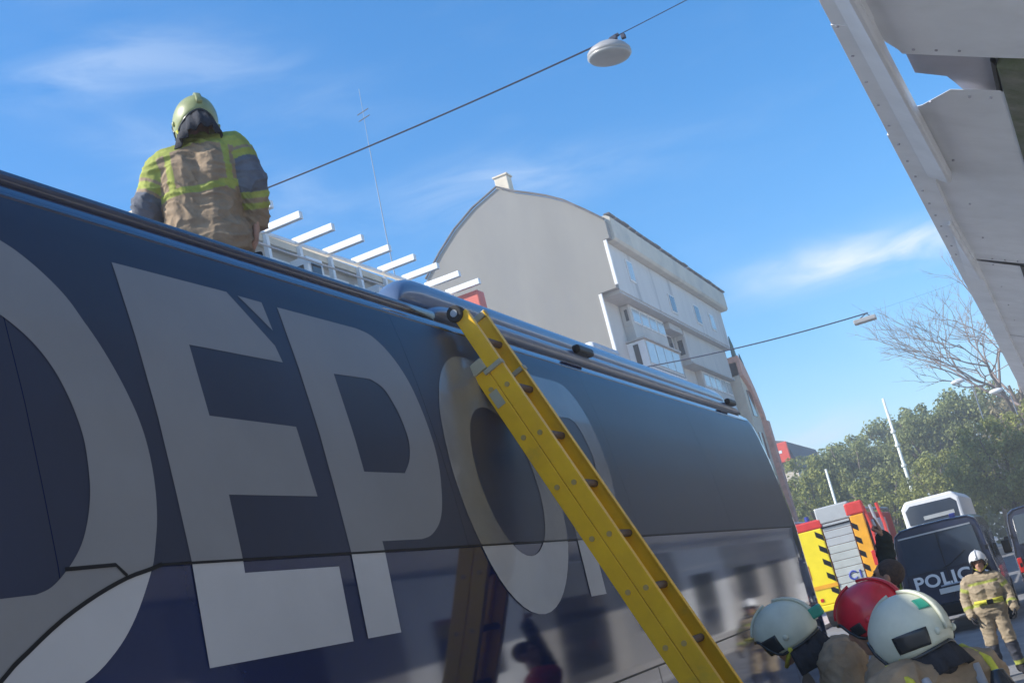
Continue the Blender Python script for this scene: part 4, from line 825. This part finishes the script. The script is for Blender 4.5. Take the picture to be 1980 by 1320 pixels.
def helmet(T, c, f, u, m, panel=(50, 88, 84, 112), cape=True, strap=True, sc=1., chin=None, brim='helm_dark', panelm='helm_dark', visor=False, lampbox=False, capelen=.15, badge=False):
    f = f.normalized(); u = (u - f * u.dot(f)).normalized(); l = u.cross(f)
    def phm(az):
        t = abs(math.degrees(math.atan2(math.sin(az), math.cos(az)))); k = min(1, max(0, (t - 38) / 34)); k = k * k * (3 - 2 * k)
        return math.radians(82 + 44 * k - 10 * max(0, (t - 120) / 60))
    def sf(az, ph, off=0.):
        fb = .158 if math.cos(az) > 0 else .168; r = sc
        q = f * math.cos(az) * math.sin(ph) * (fb * r + off) + l * math.sin(az) * math.sin(ph) * (.126 * r + off) + u * math.cos(ph) * (.148 * r + off); return c + q
    n = 40; rg = []
    for k in range(1, 13): rg.append([sf(2 * math.pi * i / n, phm(2 * math.pi * i / n) * k / 12) for i in range(n)])
    mm = M(); mm.loft(rg, cap=False); o = len(mm.v); mm.v.append(tuple(sf(0, 0))); mm.f += [(o, i, (i + 1) % n) for i in range(n)]; mm.mi += [0] * n
    H = mm.out('helmet', m, T, smooth=True); sd2 = H.modifiers.new('t', 'SOLIDIFY'); sd2.thickness = .008; sd2.offset = -1
    ed = [sf(2 * math.pi * i / n, phm(2 * math.pi * i / n), .002) for i in range(n + 1)]; M().tube(ed, .007, 6).out('rim', brim, H, smooth=True)
    def patch(a0, a1, p0, p1, off, nm, mt, th=.006, na=10, npn=6):
        q = M(); q.loft([[sf(math.radians(lerp(a0, a1, i / na)), math.radians(lerp(p0, p1, j / npn)), off) for i in range(na + 1)] for j in range(npn + 1)], cap=False, closed=False)
        ob = q.out(nm, mt, H, smooth=True); s2 = ob.modifiers.new('t', 'SOLIDIFY'); s2.thickness = th; s2.offset = 0; return ob
    for k in (1, -1): patch(panel[0] * k, panel[1] * k, panel[2], panel[3], .0015, 'side_window', panelm, .004)
    for a0 in (0, 180):
        patch(a0 - 7, a0 + 7, 8, 72 if a0 == 0 else 100, .007, 'crest', m, .012, 4, 10)
    for k in (1, -1):
        M().ell(sf(math.radians(panel[1] + 14) * k, math.radians(100), .002), f * .014, u * .014, l * .008, 12, 8).out('hinge', m, H, smooth=True)
        if strap:
            e = chin or (c + f * .085 * sc - u * .150 * sc); a = sf(math.radians(95) * k, math.radians(122), .003); M().tube([a, lerp(a, e, .5) + l * .012 * k, e], [.012, .010, .010], 7).out('strap', 'strap', H, smooth=True)
    if visor: patch(-58, 58, 56, 84, .012, 'visor', 'van_glass', .004, 16, 6)
    if cape:
        tp, md, bt2 = [], [], []; rnd2 = random.Random(4)
        for i in range(25):
            az = math.radians(88 + 184 * i / 24); a = sf(az, phm(az) - .05, -.006); outw = (f * math.cos(az) + l * math.sin(az)); wv_ = .012 * math.sin(i * 1.9)
            tp.append(a); md.append(a - u * capelen * .5 + outw * (.015 + wv_)); bt2.append(a - u * capelen + outw * (.03 + wv_ * 1.5))
        q = M(); q.loft([tp, md, bt2], cap=False, closed=False); ob = q.out('neck_cape', 'cape', H, smooth=True); s2 = ob.modifiers.new('t', 'SOLIDIFY'); s2.thickness = .006
    if badge: patch(150, 172, 48, 66, .0015, 'sticker', 'teal', .002)
    if lampbox: M().obox(sf(math.radians(180), math.radians(88), .022), f * .03, l * .022, u * .026).out('helmet_lamp', 'teal', H, bevel=.008)
    return H
TAN = (.31, .225, .145); LIME = (.34, .37, .085); GREY = (.13, .14, .165); SILV = (.55, .55, .50); BLK = (.02, .02, .025)
def frame(x, y):
    o = V3((x, y, 0)); n_ = o.normalized(); r = V3((n_.y, -n_.x, 0)); return lambda a, b, z: o + r * a + n_ * b + UP * z, r, n_
# ---- firefighter kneeling on the coach roof
P_, r_, n_ = frame(-3.3, 4.75)
T = thing('person', 'firefighter in tan and lime turnout jacket kneeling on the coach roof', 'person', (-3.3, 4.75, 3.8))
J = dict(hpL=P_(-.11, .02, 4.16), hpR=P_(.08, 0, 4.15), chest=P_(.02, .02, 4.52), neck=P_(.035, .04, 4.73), head=P_(.045, .085, 4.835), shL=P_(-.165, .03, 4.575), shR=P_(.205, .0, 4.625),
         elL=P_(-.27, .03, 4.40), elR=P_(.265, -.03, 4.41), wrL=P_(-.24, .2, 4.25), wrR=P_(.255, .05, 4.25), knL=P_(-.2, .36, 3.92), knR=P_(.16, .36, 3.92), anL=P_(-.14, -.02, 3.90), anR=P_(.1, -.03, 3.90), toL=P_(-.14, -.16, 3.86), toR=P_(.1, -.17, 3.86))
sg, el = human(J, .03, n_ - r_ * .25 - UP * .3, UP)
ft = V3(J['chest'])
def col_roof(tg, t, p, nn):
    a = (p - ft).dot(r_); z = p.z
    if tg == 'torso':
        z2 = z - a * .05
        if z > 4.665 - abs(a) * .30: return LIME if z < 4.75 else TAN
        if 4.375 < z2 - .06 * abs(a) < 4.415: return LIME
        if .128 < abs(a + .005) < .16 and z > 4.38: return LIME
        return TAN
    if tg[:4] == 'uarm':
        if tg == 'uarmL': return LIME if (t < .42 or .5 < t < .72) else (TAN if t < .8 else GREY)
        return LIME if t < .16 or .24 < t < .42 else TAN if t < .24 else GREY
    if tg[:4] == 'farm':
        if tg == 'farmL': return GREY
        return GREY if t < .18 else LIME if t < .36 else TAN if t < .5 else LIME if t < .68 else TAN
    if tg[:4] == 'calf': return LIME if .5 < t < .62 else GREY
    if tg[:4] == 'foot': return BLK
    if tg[0] == '_': return SKIN
    return TAN
skinmesh(T, 'body', sg, col_roof, 'cloth', vox=.0062, smooth=7, wr=.0065, ells=el)
helmet(T, P_(.04, .085, 4.842), n_ * .9 - r_ * .25 - UP * .45, UP + n_ * .4, 'helm_olive', cape=True, strap=True, panel=(52, 80, 88, 110), sc=.93, capelen=.17)
hand(T, P_(.25, .03, 4.225), -UP + n_ * .1 - r_ * .22, -r_, n_, .4, s=1.1)
hand(T, P_(-.24, .205, 4.245), P_(-.2, .3, 4.15) - P_(-.24, .2, 4.25), r_, n_, .5, col=BLK, name='glove')
M().obox(P_(.20, .10, 4.02), r_ * .05, n_ * .09, UP * .045).out('held_tool', 'black', T, bevel=.012)
# ---- firefighter left of the pair on the road
P_, r_, n_ = frame(-1.2, 5.8)
T = thing('person', 'firefighter in cream helmet standing right beside the foot of the ladder', 'person', (-1.1, 5.8, 0), 'firefighters on the road')
J = dict(hpL=P_(.18, -.09, .95), hpR=P_(.18, .09, .95), chest=P_(.16, .0, 1.31), neck=P_(.085, 0, 1.52), head=P_(-.045, 0, 1.625), shL=P_(.15, -.21, 1.465), shR=P_(.18, .21, 1.46), elL=P_(.12, -.28, 1.12), elR=P_(.05, .27, 1.12), wrL=P_(-.1, -.24, 1.02), wrR=P_(-.16, .22, 1.05),
         knL=P_(.15, -.11, .50), knR=P_(.2, .11, .5), anL=P_(.2, -.12, .09), anR=P_(.24, .12, .09), toL=P_(.06, -.13, .05), toR=P_(.1, .13, .05))
hf = (-r_ * .94 + n_ * .25 - UP * .28); hu = UP - r_ * .25
sg, el = human(J, .032, hf, hu)
def col_ff(tg, t, p, nn):
    if tg == 'torso':
        if 1.06 < p.z < 1.12: return LIME
        if 1.30 < p.z < 1.325: return LIME
        return TAN
    if tg[:4] == 'uarm': return LIME if .42 < t < .55 else TAN
    if tg[:4] == 'farm': return LIME if .55 < t < .72 else TAN
    if tg[:4] == 'calf': return LIME if .45 < t < .58 else TAN if t < .6 else BLK
    if tg[:4] == 'foot': return BLK
    if tg[0] == '_': return SKIN
    return TAN
skinmesh(T, 'body', sg, col_ff, 'cloth', vox=.010, smooth=4, wr=.008, ells=el)
helmet(T, P_(-.058, 0, 1.652), hf, hu, 'helm_cream', panel=(46, 84, 86, 118), sc=.95, lampbox=True, capelen=.13)
for q, w_ in (('wrL', .0), ('wrR', .0)): hand(T, J[q], -r_ - UP * .2, -UP, n_ if q == 'wrL' else -n_, .5, col=BLK, name='glove', vox=.006)
M().tube([P_(.10, -.10, 1.52), P_(.16, -.165, 1.42), P_(.24, -.17, 1.25)], .016, 6).out('reflective_piping', 'strap', T, smooth=True)
M().tube([P_(.10, .02, 1.54), P_(.22, -.02, 1.49), P_(.3, -.02, 1.35)], .014, 6).out('radio_strap', 'strap', T, smooth=True)
def collar(c, f, rr=.085, z=.0):
    l = UP.cross(f).normalized(); pts = [c + f * rr * 1.1 * math.cos(a) + l * rr * math.sin(a) + UP * (.012 * math.cos(a)) for a in [2 * math.pi * k / 24 for k in range(25)]]
    M().tube(pts, .022, 8).out('collar', 'cape', T, smooth=True)
collar(P_(.09, 0, 1.525), -r_)
# ---- firefighter nearest the camera
P_, r_, n_ = frame(-.41, 4.4)
T = thing('person', 'nearest firefighter in cream helmet carrying a dark air cylinder', 'person', (-.5, 4.4, 0), 'firefighters on the road')
ff = (n_ * .72 - r_ * .62).normalized(); rt = V3((ff.y, -ff.x, 0)); bc = P_(-.10, .02, 0)
def Q(a, b, z): return bc + rt * a + ff * b + UP * z
J = dict(hpL=Q(-.09, 0, .93), hpR=Q(.09, 0, .93), chest=Q(0, -.01, 1.30), neck=Q(0, .02, 1.48), head=Q(0, .065, 1.58), shL=Q(-.2, 0, 1.43), shR=Q(.2, 0, 1.42), elL=Q(-.27, .06, 1.10), elR=Q(.27, .06, 1.1), wrL=Q(-.2, .28, 1.02), wrR=Q(.2, .28, 1.02),
         knL=Q(-.11, .02, .5), knR=Q(.11, .02, .5), anL=Q(-.12, -.02, .09), anR=Q(.12, -.02, .09), toL=Q(-.14, .13, .05), toR=Q(.14, .13, .05))
hf = ff - UP * .22 - r_ * .35; hu = UP + ff * .15
sg, el = human(J, .032, hf, hu); skinmesh(T, 'body', sg, col_ff, 'cloth', vox=.010, smooth=4, wr=.008, ells=el)
helmet(T, Q(0.005, .055, 1.603), hf, hu, 'helm_cream', panel=(98, 146, 90, 114), sc=.96, capelen=.09, badge=True)
for q in ('wrL', 'wrR'): hand(T, J[q], ff - UP * .2, -UP, rt if q == 'wrL' else -rt, .5, col=BLK, name='glove', vox=.006)
collar(Q(0, .01, 1.49), ff)
for k in (-1, 1): M().tube([Q(.16 * k, .10, 1.46), Q(.165 * k, .0, 1.522), Q(.17 * k, -.10, 1.47), Q(.17 * k, -.14, 1.38)], .014, 6).out('reflective_piping', 'strap', T, smooth=True)
ac = thing('air_cylinder', 'dark breathing air cylinder on the back of the nearest firefighter', 'cylinder', tuple(Q(.05, -.24, .9)))
cy = [(0, .86), (.06, .865), (.085, .90), (.088, 1.30), (.075, 1.36), (.035, 1.41), (.02, 1.45), (.0, 1.452)]
M().loft([[Q(.07 + r * math.cos(a), -.235 + r * math.sin(a), z) for a in [2 * math.pi * k / 20 for k in range(20)]] for r, z in [(max(r, .001), z) for r, z in cy]]).out('bottle', 'helm_dark', ac, smooth=True)
M().tube([Q(.07 + .092 * math.cos(a), -.235 + .092 * math.sin(a), 1.22) for a in [2 * math.pi * k / 20 for k in range(21)]], .014, 6).out('band', 'webbing', ac, smooth=True)
M().obox(Q(.0, -.165, 1.1), rt * .13, ff * .018, UP * .26).out('backplate', 'black', ac, bevel=.02)
for k in (-1, 1): M().tube([Q(.09 * k, -.15, 1.30), Q(.11 * k, -.10, 1.46), Q(.12 * k, .06, 1.46), Q(.12 * k, .13, 1.3)], .018, 6).out('shoulder_strap', 'webbing', ac, smooth=True)
# ---- firefighter in a red helmet between the two cream helmets
P_, r_, n_ = frame(-.755, 5.2)
T = thing('person', 'firefighter in a glossy red helmet between the two cream helmets', 'person', (-.7, 5.2, 0), 'firefighters on the road')
ff = (n_ * .35 - r_ * .94).normalized(); rt = V3((ff.y, -ff.x, 0)); bc = P_(.06, .0, 0)
J = dict(hpL=Q(-.09, 0, .93), hpR=Q(.09, 0, .93), chest=Q(0, 0, 1.27), neck=Q(0, .04, 1.50), head=Q(0, .09, 1.635), shL=Q(-.19, 0, 1.43), shR=Q(.19, 0, 1.43), elL=Q(-.25, .05, 1.12), elR=Q(.25, .05, 1.12), wrL=Q(-.2, .26, 1.04), wrR=Q(.2, .26, 1.04),
         knL=Q(-.11, .02, .5), knR=Q(.11, .02, .5), anL=Q(-.12, -.02, .09), anR=Q(.12, -.02, .09), toL=Q(-.14, .13, .05), toR=Q(.14, .13, .05))
hf = ff - UP * .30; hu = UP + ff * .2
sg, el = human(J, .03, hf, hu); skinmesh(T, 'body', sg, col_ff, 'cloth', vox=.010, smooth=4, wr=.008, ells=el); eyes(T, J, hf, hu)
helmet(T, Q(0, .075, 1.667), hf, hu, 'red_helm', panel=(60, 84, 96, 116), sc=.90, cape=True, capelen=.07)
for q in ('wrL', 'wrR'): hand(T, J[q], ff - UP * .2, -UP, rt if q == 'wrL' else -rt, .5, col=BLK, name='glove', vox=.006)
# ---- person in red
P0, r_, n_ = frame(-1.21, 8.75)
P_ = lambda a, b, z: P0(a, b, z * 1.04)
T = thing('person', 'person in a red jacket pointing upward at the coach', 'person', (-1.2, 8.75, 0))
J = dict(hpL=P_(.07, -.09, .92), hpR=P_(.07, .09, .92), chest=P_(.0, .0, 1.28), neck=P_(.06, 0, 1.51), head=P_(.105, 0, 1.655), shL=P_(-.03, -.18, 1.43), shR=P_(.03, .18, 1.43), elL=P_(-.02, -.24, 1.16), elR=P_(.13, .24, 1.66), wrL=P_(-.20, -.2, 1.02), wrR=P_(.165, .19, 1.905),
         knL=P_(.05, -.11, .5), knR=P_(.1, .11, .5), anL=P_(.1, -.12, .08), anR=P_(.14, .12, .08), toL=P_(-.04, -.13, .05), toR=P_(0, .13, .05))
hf = -r_ + UP * .35 + n_ * .1; hu = UP + r_ * .35
sg, el = human(J, .024, hf, hu)
RED = (.72, .025, .04); DK = (.02, .03, .028)
def col_red(tg, t, p, nn):
    if tg == 'torso': return RED if p.z > .98 else DK
    if tg == 'uarmL': return RED
    if tg == 'farmL': return RED if t < .88 else (.75, .72, .70)
    if tg == 'uarmR': return RED if t < .25 else DK
    if tg == 'farmR': return DK
    if tg[0] == '_': return (.40, .22, .15)
    return DK
skinmesh(T, 'body', sg, col_red, 'cloth', vox=.010, smooth=4, wr=.006, ells=el); eyes(T, J, hf, hu)
hn = hf.normalized(); hl = hu.cross(hn).normalized(); hv = hn.cross(hl)
hm = M(); hm.ell(J['head'] + hv * .035 - hn * .022, hn * .098, hl * .083, hv * .096, 22, 14); hm.out('hair', 'hair', T, smooth=True)
hand(T, J['wrL'], -r_ - UP * .3, n_, UP, .45, col=(.40, .22, .15)); hand(T, J['wrR'], UP - r_ * .12, -r_, -n_, .6, col=(.40, .22, .15), point=True)
# ---- firefighter standing in front of the police van
P_, r_, n_ = frame(-.92, 17.0)
T = thing('person', 'firefighter in white helmet standing facing the camera before the police van', 'person', (-1.0, 17, 0), 'firefighters on the road')
J = dict(hpL=P_(.0, 0, .86), hpR=P_(-.17, 0, .86), chest=P_(-.075, 0, 1.13), neck=P_(-.06, -.01, 1.34), head=P_(-.045, -.05, 1.475), shL=P_(.105, 0, 1.245), shR=P_(-.255, 0, 1.25), elL=P_(.19, .02, 1.02), elR=P_(-.35, .03, 1.04), wrL=P_(.20, -.10, .83), wrR=P_(-.335, -.07, .84),
         knL=P_(.03, -.02, .46), knR=P_(-.20, -.02, .46), anL=P_(.06, .02, .09), anR=P_(-.21, .02, .09), toL=P_(.09, -.12, .05), toR=P_(-.25, -.12, .05))
hf = -n_ - UP * .12 - r_ * .15; sg, el = human(J, .020, hf, UP)
TAN2 = (.36, .29, .20)
def col_far(tg, t, p, nn):
    if tg == 'torso':
        if .93 < p.z < .975 or 1.20 < p.z < 1.235: return LIME
        return TAN2
    if tg[:4] == 'uarm': return LIME if .35 < t < .55 else TAN2
    if tg[:4] == 'farm': return LIME if .5 < t < .68 else TAN2
    if tg[:4] == 'calf': return (.06, .065, .085) if t < .72 else LIME if t < .86 else BLK
    if tg[:4] == 'foot': return BLK
    if tg in ('_neck',): return (.03, .03, .035)
    if tg[0] == '_': return SKIN
    return TAN2
skinmesh(T, 'body', sg, col_far, 'cloth', vox=.011, smooth=4, wr=.007, ells=el); eyes(T, J, hf, UP)
helmet(T, P_(-.045, -.045, 1.50), hf, UP, 'helm_white', panel=(60, 90, 90, 112), sc=.88, cape=True, capelen=.1)
M().tube([P_(.105, -.16, .985), P_(-.05, -.185, .98), P_(-.25, -.16, .985)], .022, 8).out('belt', 'strap', T, smooth=True)
M().obox(P_(-.06, -.2, .97), r_ * .04, n_ * .02, UP * .03).out('buckle', 'black', T, bevel=.006)
for q, a in (('wrL', -r_), ('wrR', r_)): hand(T, J[q], -UP - n_ * .25, a, -n_, .55, col=BLK, name='glove', vox=.006)
# ---- person in a high visibility vest beyond the police van
P_, r_, n_ = frame(-3.5, 28.2)
T = thing('person', 'person in dark clothes and yellow vest beyond the left side of the police van', 'person', (-3.5, 28.2, 0))
J = dict(hpL=P_(-.09, 0, .95), hpR=P_(.09, 0, .95), chest=P_(0, 0, 1.29), neck=P_(0, .02, 1.5), head=P_(0, .04, 1.645), shL=P_(-.19, 0, 1.43), shR=P_(.19, 0, 1.43), elL=P_(-.26, .03, 1.15), elR=P_(.26, .03, 1.15), wrL=P_(-.26, .15, .93), wrR=P_(.26, .15, .93),
         knL=P_(-.1, .02, .5), knR=P_(.1, .02, .5), anL=P_(-.11, 0, .08), anR=P_(.11, 0, .08), toL=P_(-.12, .15, .05), toR=P_(.12, .15, .05))
sg, el = human(J, .02, n_, UP)
skinmesh(T, 'body', sg, lambda tg, t, p, nn: ((.62, .70, .04) if 1.0 < p.z and not 1.16 < p.z < 1.2 else (.02, .03, .05)) if tg == 'torso' else SKIN if tg[0] == '_' else (.02, .03, .05), 'cloth', vox=.013, smooth=4, wr=.006, ells=el)
M().ell(J['head'] + UP * .035 - n_ * .02, n_ * .1, r_ * .084, UP * .098, 18, 12).out('hair', 'hair', T, smooth=True)
for q in ('wrL', 'wrR'): hand(T, J[q], -UP, r_ if q == 'wrL' else -r_, n_, .4, vox=.007)

# ================================================================ AIR
hm_ = bpy.data.materials.new('haze'); hm_.use_nodes = True; t = hm_.node_tree; t.nodes.clear()
pvn = nd('ShaderNodeVolumePrincipled', t); pvn.inputs['Color'].default_value = (.93, .96, 1, 1); pvn.inputs['Density'].default_value = .0034; pvn.inputs['Anisotropy'].default_value = .2
ou = nd('ShaderNodeOutputMaterial', t); t.links.new(pvn.outputs[0], ou.inputs['Volume'])
hz = M().box((-450, -350, -1.4), (450, 750, 21.5)).out('haze', hm_); hz['kind'] = 'stuff'
tag(hz, 'thin pale air haze filling the whole street', 'haze')
